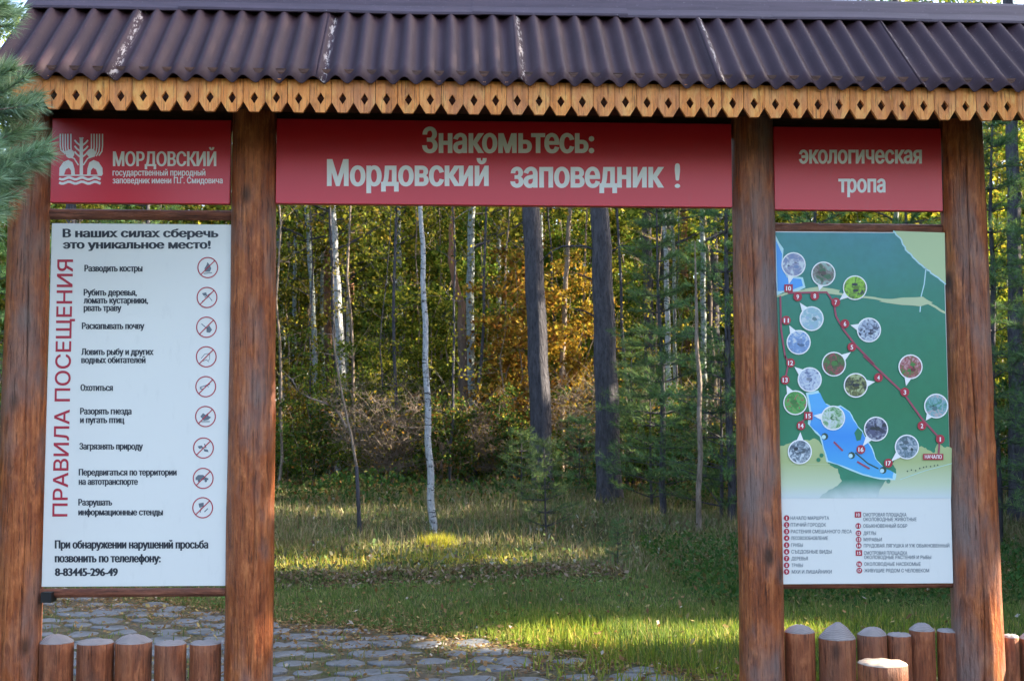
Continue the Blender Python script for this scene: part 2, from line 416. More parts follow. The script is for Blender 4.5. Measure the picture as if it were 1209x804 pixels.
# right of the path beside the palisade, taller
X = RNG.uniform(1.2, 6.5, 26000); Y = RNG.uniform(.3, 4.2, 26000); k = Y > path_edge(X)-.1; X = X[k]; Y = Y[k]; n = len(X)
c = palette(n, [(.13, .19, .05), (.10, .15, .045), (.22, .24, .08), (.3, .25, .13)], [.4, .3, .2, .1])
parts.append(blades(X, Y, RNG.uniform(.05, .17, n)*(1+.4*vnoise(X, Y, 2, 5)), RNG.uniform(.005, .009, n), .4, c))
emit('lawn_grass', parts, M['grass'], 'short green grass between the stone path and the leaf bank', 'grass')
# rough meadow
parts = []
X, Y = field(170000, 0, 0, 13.6, 25.5, 1.3); n = len(X); pn = vnoise(X, Y, .9, 8); pn2 = vnoise(X, Y, 3.0, 4)
h = RNG.uniform(.05, .17, n)*(1+.45*pn2)*(1+.5*smooth(8.5, 12, Y))
k = RNG.random(n) < .75+.5*pn2; bank = np.exp(-((Y-7.05)/.35)**2)*smooth(-4.2, -2.6, X)*(1-smooth(.6, 1.8, X)); k &= RNG.random(n) > bank*.6
X = X[k]; Y = Y[k]; h = h[k]; pn = pn[k]; n = len(X)
c = palette(n, [(.16, .19, .07), (.22, .21, .11), (.34, .29, .18), (.22, .16, .10), (.12, .18, .06)], [.22, .22, .26, .14, .16])
sun_yel = np.exp(-((Y-8.4)/1.0)**2)*smooth(-5.5, -3.5, X)*(1-smooth(.4, 1.4, X))
c = c*(1+.25*pn[:, None]); c = c*(1+sun_yel[:, None]*np.array([1.1, 1.0, -.2]))  # sunlit strip across the meadow painted into the blade colour
parts.append(blades(X, Y, h, RNG.uniform(.007, .015, n), 1.05, c))
# tall dry stems
X, Y = field(2600, 0, 0, 14.5, 26, 1.3); n = len(X)
parts.append(blades(X, Y, RNG.uniform(.2, .5, n), RNG.uniform(.004, .007, n), .55, palette(n, [(.3, .24, .15), (.2, .15, .09), (.2, .2, .09)], [.4, .3, .3])))
emit('meadow_grass', parts, M['grass'], 'rough olive and straw coloured grass rising to the forest edge', 'grass')
parts = []
LC = [(.30, .19, .09), (.20, .12, .06), (.42, .33, .14), (.5, .44, .36)]
X, Y = field(5200, 0, 0, 7.5, 25); n = len(X); parts.append(leaves_flat(X, Y, RNG.uniform(.012, .028, n), palette(n, LC, [.4, .3, .22, .08]), RNG.uniform(.02, .12, n)))
X = RNG.uniform(-5, 3.3, 14000); Y = path_edge(X)+RNG.normal(-.2, .55, 14000); k = not_on_stone(X, Y) | (RNG.random(14000) < .25); X = X[k]; Y = Y[k]; n = len(X)
parts.append(leaves_flat(X, Y, RNG.uniform(.009, .024, n), palette(n, LC, [.45, .35, .17, .03]), RNG.uniform(.01, .04, n), .25))
X = RNG.uniform(-6, 3, 7000); Y = RNG.uniform(.6, 6.4, 7000); k = (Y < path_edge(X)) & (not_on_stone(X, Y) | (RNG.random(7000) < .18)); X = X[k]; Y = Y[k]; n = len(X)
parts.append(leaves_flat(X, Y, RNG.uniform(.009, .022, n), palette(n, LC, [.45, .35, .17, .03]), RNG.uniform(.01, .04, n), .25))
X = RNG.uniform(-4.4, 1.9, 5500); Y = 7.05+.12*np.sin(X*1.3)+RNG.normal(0, .36, 5500); n = len(X)
parts.append(leaves_flat(X, Y, RNG.uniform(.015, .035, n), palette(n, [(.18, .13, .08), (.27, .21, .15), (.12, .09, .06), (.36, .3, .23)], [.4, .25, .25, .1]), RNG.uniform(.0, .06, n), .5))
X, Y = field(24000, 0, 0, 13.8, 25.5, 1.2); n = len(X); q = vnoise(X, Y, 1.6, 31); k = q > -.3; X = X[k]; Y = Y[k]; n = len(X)
parts.append(leaves_flat(X, Y, RNG.uniform(.012, .034, n), palette(n, [(.19, .18, .10), (.13, .19, .07), (.27, .25, .14), (.12, .09, .06), (.34, .33, .26)], [.25, .38, .2, .12, .05]), RNG.uniform(.02, .13, n), .9))
X, Y = field(60000, 0, 0, 24, 48, 1.2); n = len(X)
parts.append(leaves_flat(X, Y, RNG.uniform(.03, .07, n), palette(n, LC, [.4, .4, .18, .02]), RNG.uniform(.0, .08, n), .5))
emit('fallen_leaves', parts, M['grass'], 'brown and yellow fallen leaves lying on path, lawn and forest floor', 'leaves')
# low green bilberry and fern cover along the forest edge
parts = []
X, Y = field(60000, 0, 0, 20.5, 30, 1.25); pn = vnoise(X, Y, 1.1, 21); k = pn > -.05; X = X[k]; Y = Y[k]; n = len(X)
parts.append(leaves_flat(X, Y, RNG.uniform(.02, .045, n), palette(n, [(.04, .085, .025), (.06, .10, .03), (.15, .14, .05), (.16, .09, .04)], [.45, .25, .15, .15]), RNG.uniform(.03, .5, n)*(.6+pn[k]), .8))
X = RNG.uniform(2.3, 9, 16000); Y = RNG.uniform(4.3, 9, 16000); n = len(X)
parts.append(leaves_flat(X, Y, RNG.uniform(.012, .03, n), palette(n, [(.045, .10, .03), (.07, .12, .035), (.12, .11, .05)], [.5, .35, .15]), RNG.uniform(.03, .28, n), .8))
emit('bilberry_undergrowth', parts, M['leaf'], 'low dark green leafy undergrowth at the foot of the forest', 'undergrowth')
# ---------------------------------------------------------------- the gate
def log_mesh(name, h, r0, r1, mats, seg=30, rings=26, crack=None, top='flat', rough=.004, knots=3, bend=0.0, horizontal=False):
    ph = [random.uniform(0, 6.28) for _ in range(8)]
    A = [2*math.pi*i/seg for i in range(seg)]
    if crack:
        ca = crack['a']; A = [a for a in A if abs((a-ca+math.pi) % (2*math.pi)-math.pi) > .13]
        A += [ca-.11, ca-.035, ca, ca+.035, ca+.11]; A = sorted(a % (2*math.pi) for a in A)
    kn = [(random.uniform(.1, .9)*h, random.uniform(3.6, 5.9), random.uniform(.004, .009)) for _ in range(knots)]
    V = []; F = []; MI = []; n = len(A)
    for j in range(rings+1):
        z = h*j/rings; t = j/rings; R = r0+(r1-r0)*t
        bx = bend*math.sin(t*3.1)
        for a in A:
            r = R*(1+.012*math.sin(3*a+ph[0]+z*1.3)+.01*math.sin(5*a+ph[1]+z*2.1)+.012*math.sin(z*2.3+ph[2]))+rough*.5*math.sin(9*a+ph[3]+z*7)
            for kz, ka, ks in kn:
                da = (a-ka+math.pi) % (2*math.pi)-math.pi
                r += ks*math.exp(-(da/.22)**2-((z-kz)/.035)**2)
            aa = a
            if crack:
                da = (a-crack['a']+math.pi) % (2*math.pi)-math.pi
                on = float(smooth(crack['z0']-.15, crack['z0']+.1, z)*(1-smooth(crack['z1']-.1, crack['z1']+.15, z)))
                if abs(da) < .002: r -= crack['d']*on
                elif abs(da) < .05: aa = a-da*(1-crack['w']*(.55+.45*math.sin(z*5+ph[5])))*1.0
                aa += .07*math.sin(z*2.2+ph[4])+.03*math.sin(z*6.3+ph[6])
            V.append((bx+r*math.cos(aa), r*math.sin(aa), z))
    for j in range(rings):
        for i in range(n):
            k = (i+1) % n; F.append((j*n+i, j*n+k, (j+1)*n+k, (j+1)*n+i)); MI.append(0)
    b = rings*n
    if top == 'flat':
        prof = [(.93, .006), (.5, .012), (0, .014)]
    elif top == 'cone': prof = [(.96, .01), (.55, .055), (.12, .085), (0, .088)]
    else: prof = [(.95, .006), (.6, .028), (.25, .038), (0, .04)]
    off = (random.uniform(-.15, .15)*r1, random.uniform(-.15, .15)*r1)
    prev = [b+i for i in range(n)]
    for f, dz in prof:
        if f == 0:
            V.append((off[0], off[1], h+dz)); c = len(V)-1
            for i in range(n): F.append((prev[i], prev[(i+1) % n], c)); MI.append(1)
        else:
            cur = []
            for i in range(n):
                x, y, z = V[b+i]; V.append((x*f+off[0]*(1-f), y*f+off[1]*(1-f), h+dz+.003*math.sin(i*1.7+ph[7]))); cur.append(len(V)-1)
            for i in range(n): F.append((prev[i], prev[(i+1) % n], cur[(i+1) % n], cur[i])); MI.append(1)
            prev = cur
    V = np.array(V)
    if horizontal: V = np.stack([V[:, 2], V[:, 1], V[:, 0]], 1); F = [f[::-1] for f in F]
    return make_mesh(name, V, F, mats, MI, True)
gate = empty('entrance_gate', (on_plane(592, 800).x, 0, 0))
tag(gate, 'roofed log gateway with purple corrugated roof and carved wooden valance', 'gate')
GX = gate.location.x
def glob(o): o.location = Vector(o.location)-Vector(o.parent.location); return o
POSTS = []
for (lt, rt_, lb, rb, cr) in ((13, 60, -6, 48, dict(a=5.15, d=.05, w=.45, z0=.0, z1=3.6)), (274, 326, 266, 323, dict(a=4.95, d=.03, w=.3, z0=1.3, z1=2.5)),
                              (865, 913, 873, 925, dict(a=4.35, d=.03, w=.3, z0=2.0, z1=3.0)), (1111, 1160, 1125, 1182, dict(a=4.52, d=.07, w=.62, z0=.5, z1=3.6))):
    a, b = on_plane(lt, 200), on_plane(rt_, 200); c, d = on_plane(lb, 740), on_plane(rb, 740)
    dz = a.z-c.z; rT = (b.x-a.x)/2; rB = (d.x-c.x)/2; z0 = -.35; z1 = 3.40
    cT = (a.x+b.x)/2; cB = (c.x+d.x)/2
    f = lambda z, p, q: q+(p-q)*(z-c.z)/dz
    r0, r1 = f(z0, rT, rB), f(z1, rT, rB); x0, x1 = f(z0, cT, cB), f(z1, cT, cB)
    o = mobj('post', log_mesh('post', z1-z0, r0, r1, [M['post'], M['end']], 44, 60, cr, knots=7, rough=.003), gate, (x0, 0, z0)); glob(o)
    o.rotation_euler = (0, math.atan2(x1-x0, z1-z0), 0); POSTS.append((x0, x1, r0, r1, z0, z1))
def post_edge(i, z, side):
    x0, x1, r0, r1, a, b = POSTS[i]; t = (z-a)/(b-a); return x0+(x1-x0)*t+side*(r0+(r1-r0)*t)
def rail(i, j, py, r, Y=0.0):
    z = on_plane(604, py, Y).z; xa = post_edge(i, z, 1)-.03; xb = post_edge(j, z, -1)+.03
    o = mobj('rail', log_mesh('rail', xb-xa, r, r*.95, [M['rail'], M['end']], 14, 18, None, knots=2, rough=.001, horizontal=True), gate, (xa, Y, z)); glob(o); return z
rail(0, 1, 257.5, .030, .02); rail(0, 1, 696.5, .024, .0); rail(2, 3, 267, .030, .02); rail(2, 3, 692, .022, .0)
# beams
ZB = 3.40
XL = on_plane(-14, 90, -.72).x; XR = on_plane(1330, 106, -.72).x
EZ = on_plane(604, 100, -.72).z; RZ = on_plane(604, 5, 0).z
def gb(name, mat, *boxes):
    m = MB()
    for b in boxes: m.box(*b)
    o = m.build(name, mat, gate); glob(o); o.location.x += 0; return o
gb('top_beam', M['beam'], (POSTS[0][1]-.10, POSTS[3][1]+.07, -.085, .085, ZB-.02, ZB+.12))
sl_ = (RZ-EZ)/.72
gb('eave_beam', M['beam'], (XL+.05, XR-.05, -.655, -.585, EZ-.055, EZ+.085))
for i in range(3):
    gb('backing_board', M['beam'], (POSTS[i][1]+.09, POSTS[i+1][1]-.08, .03, .055, 3.27, 3.72))
gb('ridge_beam', M['beam'], (XL+.05, XR-.05, -.04, .04, RZ-.15, RZ-.07))
for s in (-1,):
    for k in range(5):
        a = .062+k*.104; gb('soffit_board', M['beam'], (XL+.06, XR-.06, min(s*a, s*(a+.1)), max(s*a, s*(a+.1)), EZ+.02, EZ+.04))
for xe in (XL+.07, XR-.09):
    m = MB()
    P = [(xe+dx, y, z) for dx in (0, .02) for (y, z) in ((-.62, EZ-.02), (-.06, EZ-.02), (.28, RZ-.28*sl_-.10), (.28, RZ-.28*sl_-.05), (0, RZ-.06), (-.62, EZ+.03))]
    m.add(P, [(5, 4, 3, 2, 1, 0), (6, 7, 8, 9, 10, 11)]+[(i, (i+1) % 6, 6+(i+1) % 6, 6+i) for i in range(6)]); glob(m.build('gable_panel', M['beam'], gate))
x = XL+.13
while x < XR-.1:
    for s in (-1, 1):
        m = MB(); w = .03
        P = [(x+a, s*b, EZ-.075+(.70-b)*sl_+c) for a in (-w, w) for b in ((.64 if s < 0 else .30), .05) for c in (-.03, .025)]
        m.add(P, [(0, 1, 3, 2), (4, 6, 7, 5), (0, 4, 5, 1), (2, 3, 7, 6), (0, 2, 6, 4), (1, 5, 7, 3)]); o = m.build('rafter', M['beam'], gate); glob(o)
    m = MB(); m.box(x-.028, x+.028, -.42, .10, ZB+.121, ZB+.17) ; o = m.build('tie_beam', M['beam'], gate); glob(o)
    x += .93
# corrugated sheets
JX = [on_plane(p, 60, -.38).x for p in (158, 393, 617, 840, 1065)]
SW = (JX[-1]-JX[0])/4; WL = SW/9.0
def sheet(xa, xb, side, lift, ox=0):
    n = int(round((xb-xa)/WL*10)); mrows = 8; V = []; F = []
    L = .74; ang = math.atan2(RZ-EZ-.02, .72)
    for layer in (0, 1):
        for j in range(mrows):
            s = (L*j/(mrows-1) if side < 0 else .40+(L-.40)*j/(mrows-1))*(.72/math.cos(ang)/L)
            for i in range(n+1):
                x = (xb-xa)*i/n; w = .021*math.cos(2*math.pi*(x+xa-XL)/WL)+lift+.005*(1-i/n)-(.0035 if layer else 0)
                w += .0015*math.sin(i*.9+j*1.1)
                y = -.74+s*math.cos(ang)-w*math.sin(ang); z = EZ+.006+s*math.sin(ang)+w*math.cos(ang)
                V.append((x-ox, y*side*-1 if side > 0 else y, z))
    N = n+1; K = N*mrows
    for j in range(mrows-1):
        for i in range(n):
            a = j*N+i; F.append((a, a+1, a+N+1, a+N)); a += K; F.append((a, a+N, a+N+1, a+1))
    for i in range(n): F.append((i, K+i, K+i+1, i+1)); a = (mrows-1)*N+i; F.append((a, a+1, K+a+1, K+a))
    for j in range(mrows-1): a = j*N; F.append((a, a+N, K+a+N, K+a)); a = j*N+n; F.append((a, K+a, K+a+N, a+N))
    o = mobj('roof_sheet', make_mesh('roof_sheet', V, F, M['roof'], smooth_=True), gate, (xa+ox, 0, 0)); glob(o)
bounds = [XL]+JX+[XR]
for side in (-1, 1):
    for i in range(len(bounds)-1):
        xa = bounds[i]-(.045 if i else 0); sheet(xa, bounds[i+1], side, 0, 0 if i else -.6)
# ridge flashing
def ridge():
    prof = []; ang = math.atan2(RZ-EZ-.02, .72)
    lo = .235
    a = (-lo*math.cos(ang), RZ-.0-lo*math.sin(ang)+.045); 
    prof = [(a[0]-.004, a[1]-.014), a, (-.12, RZ-.0-.12*math.tan(ang)+.045), (-.055, RZ+.015), (-.03, RZ+.037), (0, RZ+.045)]
    prof += [(-y, z) for y, z in prof[-2::-1]]
    xs = [XL-.03]+[XL+(XR-XL)*i/7+random.uniform(-.05, .05) for i in range(1, 7)]+[XR+.03]
    for k in range(7):
        V = []; F = []; n = 13
        xa = xs[k]-(.05 if k else 0); xb = xs[k+1]; up = .004*(k % 2)
        for i in range(n):
            x = (xb-xa)*i/(n-1)
            for lay in (0, 1):
                for (y, z) in prof: V.append((x, y*(1-.03*lay), z+up-.004*lay+.002*math.sin(x*6+k)))
        P = len(prof)
        for i in range(n-1):
            for j in range(P-1):
                a0 = i*2*P+j; F.append((a0, a0+2*P, a0+2*P+1, a0+1)); a1 = a0+P; F.append((a1, a1+1, a1+2*P+1, a1+2*P))
            a0 = i*2*P; F.append((a0, a0+P, a0+3*P, a0+2*P)); a0 += P-1; F.append((a0, a0+2*P, a0+3*P, a0+P))
        o = mobj('ridge_cap', make_mesh('ridge_cap', V, F, M['ridge']), gate, (xa, 0, 0)); glob(o)
ridge()
# carved valance: one board per tooth
VP = .109; vy = -.70
c0 = on_plane(63, 112, vy).x; zbot = on_plane(604, 135.5, vy).z
def vboard():
    w = VP/2-.0012; top = .165; bot = 0; ch = .050; f = .022; dc = .070; dh = .030; dw = .019
    L = [[(-w, top), (0, top), (0, dc+dh), (-dw, dc), (-w, dc)], [(-w, dc), (-dw, dc), (0, dc-dh), (0, bot), (-f, bot), (-w, ch)]]
    polys = L+[[(-x, z) for x, z in p][::-1] for p in L]
    m = MB(); T = .02
    for p in polys:
        n = len(p); m.add([(x, 0, z) for x, z in p], [tuple(range(n-1, -1, -1))][::1]); m.add([(x, T, z) for x, z in p], [tuple(range(n))])
    for loop in ([(-w, top), (w, top), (w, ch), (f, bot), (-f, bot), (-w, ch)], [(0, dc+dh), (-dw, dc), (0, dc-dh), (dw, dc)]):
        n = len(loop)
        for i in range(n):
            a, b = loop[i], loop[(i+1) % n]; m.add([(a[0], 0, a[1]), (b[0], 0, b[1]), (b[0], T, b[1]), (a[0], T, a[1])], [(0, 1, 2, 3)])
    return m.mesh('valance_board', M['valance'])
vb = vboard(); i = 0
for side in (-1,):
    x = c0-VP*math.floor((c0-XL)/VP)
    while x < XR-.03:
        o = mobj('valance_board', vb, gate, (x, vy if side < 0 else -vy-.02, zbot+random.uniform(-.002, .002))); glob(o); o.rotation_euler = (0, random.uniform(-.006, .006), 0)
        x += VP
# ---------------------------------------------------------------- palisades and stump
def palisade(label, group, specs, X0, Y=.02):
    t = empty('palisade', (X0, Y, 0)); tag(t, label, 'palisade', group)
    for (a, b, ty, kind) in specs:
        p, q = on_plane(a, ty, Y), on_plane(b, ty, Y); r = (q.x-p.x)/2-.0015; h = p.z+.3-(.05 if kind == 'cone' else .01)
        o = mobj('log', log_mesh('log', h, r*1.02, r, [M['pale'], M['end']], 22, 16, None, kind, knots=4, rough=.002), t, ((p.x+q.x)/2-X0, random.uniform(-.02, .02), -.3))
        o.rotation_euler = (0, 0, random.uniform(-.4, .4))
palisade('low palisade of five rounded logs below the white rules board', 'log palisades between the posts', [(48, 88, 755, 'dome'), (91, 135, 756, 'flat'), (136, 180, 755, 'dome'), (183, 221, 757, 'flat'), (224, 261, 757, 'flat')], on_plane(155, 800).x)
palisade('low palisade of six uneven logs below the trail map board', 'log palisades between the posts', [(927, 962, 744, 'dome'), (966, 1009, 742, 'cone'), (1011, 1045, 746, 'dome'), (1046, 1074, 747, 'flat'), (1075, 1105, 742, 'dome'), (1107, 1133, 743, 'flat')], on_plane(1030, 800).x)
palisade('short palisade continuing to the right of the last gate post', 'log palisades between the posts', [(1184, 1204, 750, 'flat'), (1206, 1236, 752, 'dome'), (1238, 1268, 750, 'flat')], on_plane(1225, 800).x)
p, q = on_plane(1014, 783, -.6), on_plane(1070, 783, -.6)
o = mobj('log_stump', log_mesh('log_stump', p.z+.2, (q.x-p.x)/2*1.04, (q.x-p.x)/2, [M['pale'], M['end_pale']], 30, 12, None, 'flat', knots=1), None, ((p.x+q.x)/2, -.6, -.2))
tag(o, 'round cut log with pale flat top in front of the right palisade', 'log stump')
# ---------------------------------------------------------------- print: glyphs and flat shapes on the signs
PY = -.035     # plane of the printed faces
_gc = {}
def glyphs(text, bx, by):
    key = (text, bx, by)
    if key in _gc: return _gc[key]
    c = bpy.data.curves.new('t', 'FONT'); c.body = text; c.fill_mode = 'NONE'; c.resolution_u = 3
    o = bpy.data.objects.new('t', c); COL.objects.link(o); bpy.context.view_layer.update()
    ev = o.evaluated_get(bpy.context.evaluated_depsgraph_get()); m = ev.to_mesh()
    P = np.array([v.co[:2] for v in m.vertices]); E = [tuple(e.vertices) for e in m.edges]; ev.to_mesh_clear()
    bpy.data.objects.remove(o); bpy.data.curves.remove(c)
    nxt = {a: b for a, b in E}
    # contours in curve order
    adj = {}
    for a, b in E: adj.setdefault(a, []).append(b); adj.setdefault(b, []).append(a)
    seen = set(); loops = []
    for s in range(len(P)):
        if s in seen: continue
        L = [s]; seen.add(s); cur = s
        prefer = s+1 if s+1 in adj.get(s, []) else (adj[s][0] if adj.get(s) else None)
        while prefer is not None and prefer not in seen:
            L.append(prefer); seen.add(prefer); cur = prefer
            nb = [b for b in adj[cur] if b not in seen]; prefer = nb[0] if nb else None
        if len(L) > 2: loops.append(L)
    out = []
    for L in loops:
        Q = P[L]; keep = np.hypot(*(Q-np.roll(Q, 1, 0)).T) > 1e-5; Q = Q[keep]
        if len(Q) < 3: continue
        e = np.roll(Q, -1, 0)-Q; nrm = np.stack([e[:, 1], -e[:, 0]], 1); nrm /= np.linalg.norm(nrm, axis=1)[:, None]+1e-12
        a = np.roll(nrm, 1, 0); v = nrm+a; v /= np.maximum(1+(nrm*a).sum(1), .35)[:, None]
        out.append((Q, v))
    # a contour wholly inside a larger one of the opposite turn is a counter, else it is an outer outline
    def inside(Q, pt):
        x0, y0 = Q.T; x1, y1 = np.roll(Q, -1, 0).T; c = (y0 <= pt[1]) != (y1 <= pt[1])
        xi = x0+(pt[1]-y0)/np.where(y1 == y0, 1e-12, y1-y0)*(x1-x0); return int((c & (xi > pt[0])).sum()) % 2 == 1
    R = []
    for Q, v in out:
        A = area(Q); hole = any(area(O)*A < 0 and abs(area(O)) > abs(A) and inside(O, Q[0]) and inside(O, Q[len(Q)//2]) for O, _ in out if O is not Q)
        R.append((Q+v*(1 if A > 0 else -1)*(-1 if hole else 1)*np.array([bx, by])))
    allp = []; edges = []; seg = []
    for Q in R:
        b = len(allp); allp += [Vector(map(float, q)) for q in Q]; n = len(Q)
        edges += [(b+i, b+(i+1) % n) for i in range(n)]; seg.append(np.concatenate([Q, np.roll(Q, -1, 0)], 1))
    seg = np.concatenate(seg)
    vs, _, fs, *_r = delaunay_2d_cdt(allp, edges, [], 0, 1e-6)
    vs = np.array([tuple(v) for v in vs]); fs = np.array([f[:3] for f in fs if len(f) == 3])
    C = vs[fs].mean(1); keep = np.zeros(len(fs), bool)
    for s in range(0, len(fs), 3000):
        x = C[s:s+3000, 0][:, None]; y = C[s:s+3000, 1][:, None]
        x0, y0, x1, y1 = seg.T
        up = (y0 <= y) & (y1 > y); dn = (y0 > y) & (y1 <= y)
        xi = x0+(y-y0)/np.where(np.abs(y1-y0) < 1e-12, 1e-12, y1-y0)*(x1-x0)
        wn = ((up & (xi > x)).astype(int)-(dn & (xi > x)).astype(int)).sum(1); keep[s:s+3000] = wn != 0
    _gc[key] = (vs, fs[keep], R); return _gc[key]
def area(Q): x, y = Q.T; return .5*float(np.sum(x*np.roll(y, -1)-np.roll(x, -1)*y))
CAP = .729
class Sheet:
    """flat print of one sign; shapes given where they stand on the sign face"""
    def __init__(s, root): s.root = root; s.o = Vector(root.location); s.reset()
    def reset(s): s.m = MB(); s.mats = []; 
    def mi(s, mat):
        if mat not in s.mats: s.mats.append(mat)
        return s.mats.index(mat)
    def P(s, px, py, lay): v = on_plane(px, py, PY); return (v.x-s.o.x, PY-.0008*lay-s.o.y, v.z-s.o.z)
    def poly(s, pts, mat, lay=1):
        V = [s.P(x, y, lay) for x, y in pts]; tri = tessellate_polygon([[Vector((v[0], v[2], 0)) for v in V]])
        F = []
        for t in tri:
            a, b, c = (Vector(V[i]) for i in t)
            F.append(tuple(t) if (b-a).cross(c-a).y < 0 else tuple(t)[::-1])
        s.m.add(V, F, s.mi(mat))
    def disc(s, cx, cy, r, mat, lay=1, n=28): s.poly([(cx+r*math.cos(2*math.pi*i/n), cy+r*1.02*math.sin(2*math.pi*i/n)) for i in range(n)], mat, lay)
    def ring(s, cx, cy, r, w, mat, lay=1, n=30):
        V = [s.P(cx+q*math.cos(2*math.pi*i/n), cy+q*1.02*math.sin(2*math.pi*i/n), lay) for q in (r, r-w) for i in range(n)]
        s.m.add(V, [(i, n+i, n+(i+1) % n, (i+1) % n) for i in range(n)], s.mi(mat))
    def stroke(s, pts, w, mat, lay=1):
        p = np.array(pts, float); d = np.gradient(p, axis=0); d /= np.linalg.norm(d, axis=1)[:, None]+1e-9; nn = np.stack([-d[:, 1], d[:, 0]], 1)
        a = p+nn*w/2; b = p-nn*w/2; V = [s.P(*q, lay) for q in a]+[s.P(*q, lay) for q in b]; n = len(p)
        s.m.add(V, [(i, i+1, n+i+1, n+i) for i in range(n-1)], s.mi(mat))
    def text(s, txt, x0, x1, base, cap, mat, lay=2, bx=.02, by=.012, vertical=False):
        vs, fs, R = glyphs(txt, bx, by); mn = vs[fs.ravel()].min(0)[0]; mx = vs[fs.ravel()].max(0)[0]
        V = []
        for x, y in vs:
            t = (x-mn)/(mx-mn)
            if not vertical:
                V.append(s.P(x0+(x1-x0)*t, base-(base-cap)*y/CAP, lay))
            else:   # x0,x1 = bottom and top rows; base, cap = (bottom, top) columns
                b = base[0]+(base[1]-base[0])*t; c = cap[0]+(cap[1]-cap[0])*t
                V.append(s.P(b-(b-c)*y/CAP, x0+(x1-x0)*t, lay))
        F = []
        for t in fs:
            a, b, c = (Vector(V[i]) for i in t)
            F.append(tuple(t) if (b-a).cross(c-a).y < 0 else tuple(t)[::-1])
        s.m.add(V, F, s.mi(mat))
    def done(s, name, label=None):
        o = mobj(name, make_mesh(name, s.m.V, s.m.F, s.mats, s.m.M), s.root)
        if name in ('legend', 'map_print', 'emblem', 'trail_line'): o['kind'] = 'stuff'
        s.reset(); return o
def sign(name, quad, T, mat, label, cat):
    """quad = top left, top right, bottom right, bottom left as seen on the face"""
    P = [on_plane(x, y, PY) for x, y in quad]
    xl = (P[0].x+P[3].x)/2; xr = (P[1].x+P[2].x)/2; zt = (P[0].z+P[1].z)/2; zb = (P[2].z+P[3].z)/2
    r = empty(name, ((xl+xr)/2, 0, zb)); tag(r, label, cat)
    m = MB(); w = (xr-xl)/2; b = .002; h = zt-zb
    V = [(-w, 0, 0), (w, 0, 0), (w, 0, h), (-w, 0, h)]
    V = [(x*(1-b/w) if q == 0 else x, PY+(0 if q == 0 else b if q == 1 else T), (z+(b if z == 0 else -b)) if q == 0 else z) for q in (0, 1, 2) for (x, y, z) in V]
    F = [(0, 1, 2, 3), (11, 10, 9, 8)]
    for l in (0, 4):
        for i in range(4): j = (i+1) % 4; F.append((l+i, l+4+i, l+4+j, l+j))
    m.add(V, F); m.build('panel', mat, r); return r
W_, K_, R_ = M['ink_white'], M['ink_black'], M['ink_red']
# left header
hs = sign('header_sign', [(61, 141), (272, 141), (272, 240), (60, 240)], .045, M['red'], 'dark red header sign with white reserve emblem above the rules board', 'sign')
S = Sheet(hs)
Z = lambda x, y: (50+x/5.0375, 130+y/5.0375)
def zs(pts, w, lay=1): S.stroke([Z(*p) for p in pts], w/5.04, W_, lay)
for i, x in enumerate((107, 122, 137, 152, 170)): zs([(x, 143), (x, 215+i*2), (x+4, 240+i*4), (x+14+4*(4-i), 262+i*3)], 8)
for i, x in enumerate((292, 308, 324, 340, 358)): zs([(x, 143), (x, 223-i*2), (x-4, 255-i*2), (x-14-2*i, 285-i*3)], 8)
zs([(232, 165), (232, 385)], 20)
for y in (200, 235, 268):
    zs([(232, y+18), (205, y-4), (192, y-20)], 10, 2); zs([(232, y+18), (259, y-4), (272, y-20)], 10, 2)
zs([(232, 180), (222, 165)], 9, 2); zs([(232, 180), (244, 165)], 9, 2)
for c in ((165, 262), (292, 258)): S.disc(*Z(*c), 26/5.04, W_, 3, 16)
for sx in (-1, 1):
    c = 230
    hill = [(c+sx*130, 386), (c+sx*128, 345), (c+sx*105, 310), (c+sx*75, 298), (c+sx*50, 312), (c+sx*38, 350), (c+sx*36, 386)]
    hole = [(c+sx*100, 386), (c+sx*90, 355), (c+sx*72, 345), (c+sx*60, 360), (c+sx*58, 386)]
    S.poly([Z(*p) for p in hill], W_, 1)
    S.poly([Z(*p) for p in hole], M['red'], 2)
    S.stroke([Z(c+sx*14, 330), Z(c+sx*40, 290), Z(c+sx*70, 278)], 1.6, W_, 4)
for yy in (408, 433):
    zs([(100+i*13, yy+6*math.sin(i*1.05)) for i in range(20)], 15)
zs([(100, 389), (355, 389)], 8)
S.done('emblem')
S.text('МОРДОВСКИЙ', 133.4, 255.5, 196.3, 179.4, W_, bx=.045); S.done('text_line')
S.text('государственный природный', 133, 242.6, 207.6, 200.2, W_, bx=.03); S.done('text_line')
S.text('заповедник имени П.Г. Смидовича', 133, 263, 216.8, 209.6, W_, bx=.03); S.done('text_line')
# middle header
hs = sign('header_sign', [(326, 141), (864, 146), (864, 245), (326, 240)], .05, M['red'], 'long red header sign with large white welcome words over the opening', 'sign'); S = Sheet(hs)
S.text('Знакомьтесь:', 498.3, 701.6, 180.3, 151, W_, bx=.045, by=.02); S.done('text_line')
S.text('Мордовский', 386, 577, 219.2, 189, W_, bx=.045, by=.02); S.text('заповедник', 602.5, 784, 221, 190.5, W_, bx=.045, by=.02); S.text('!', 796.5, 803, 222, 191.5, W_, bx=.05, by=.0); S.done('text_line')
# right header
hs = sign('header_sign', [(914, 151), (1112, 151), (1112, 249), (914, 248)], .045, M['red'], 'red header sign with two centred white words above the trail map', 'sign'); S = Sheet(hs)
S.text('экологическая', 943, 1088.3, 193, 172.5, W_, bx=.04, by=.02); S.done('text_line'); S.text('тропа', 989.6, 1045.4, 227, 206.7, W_, bx=.04, by=.02); S.done('text_line')
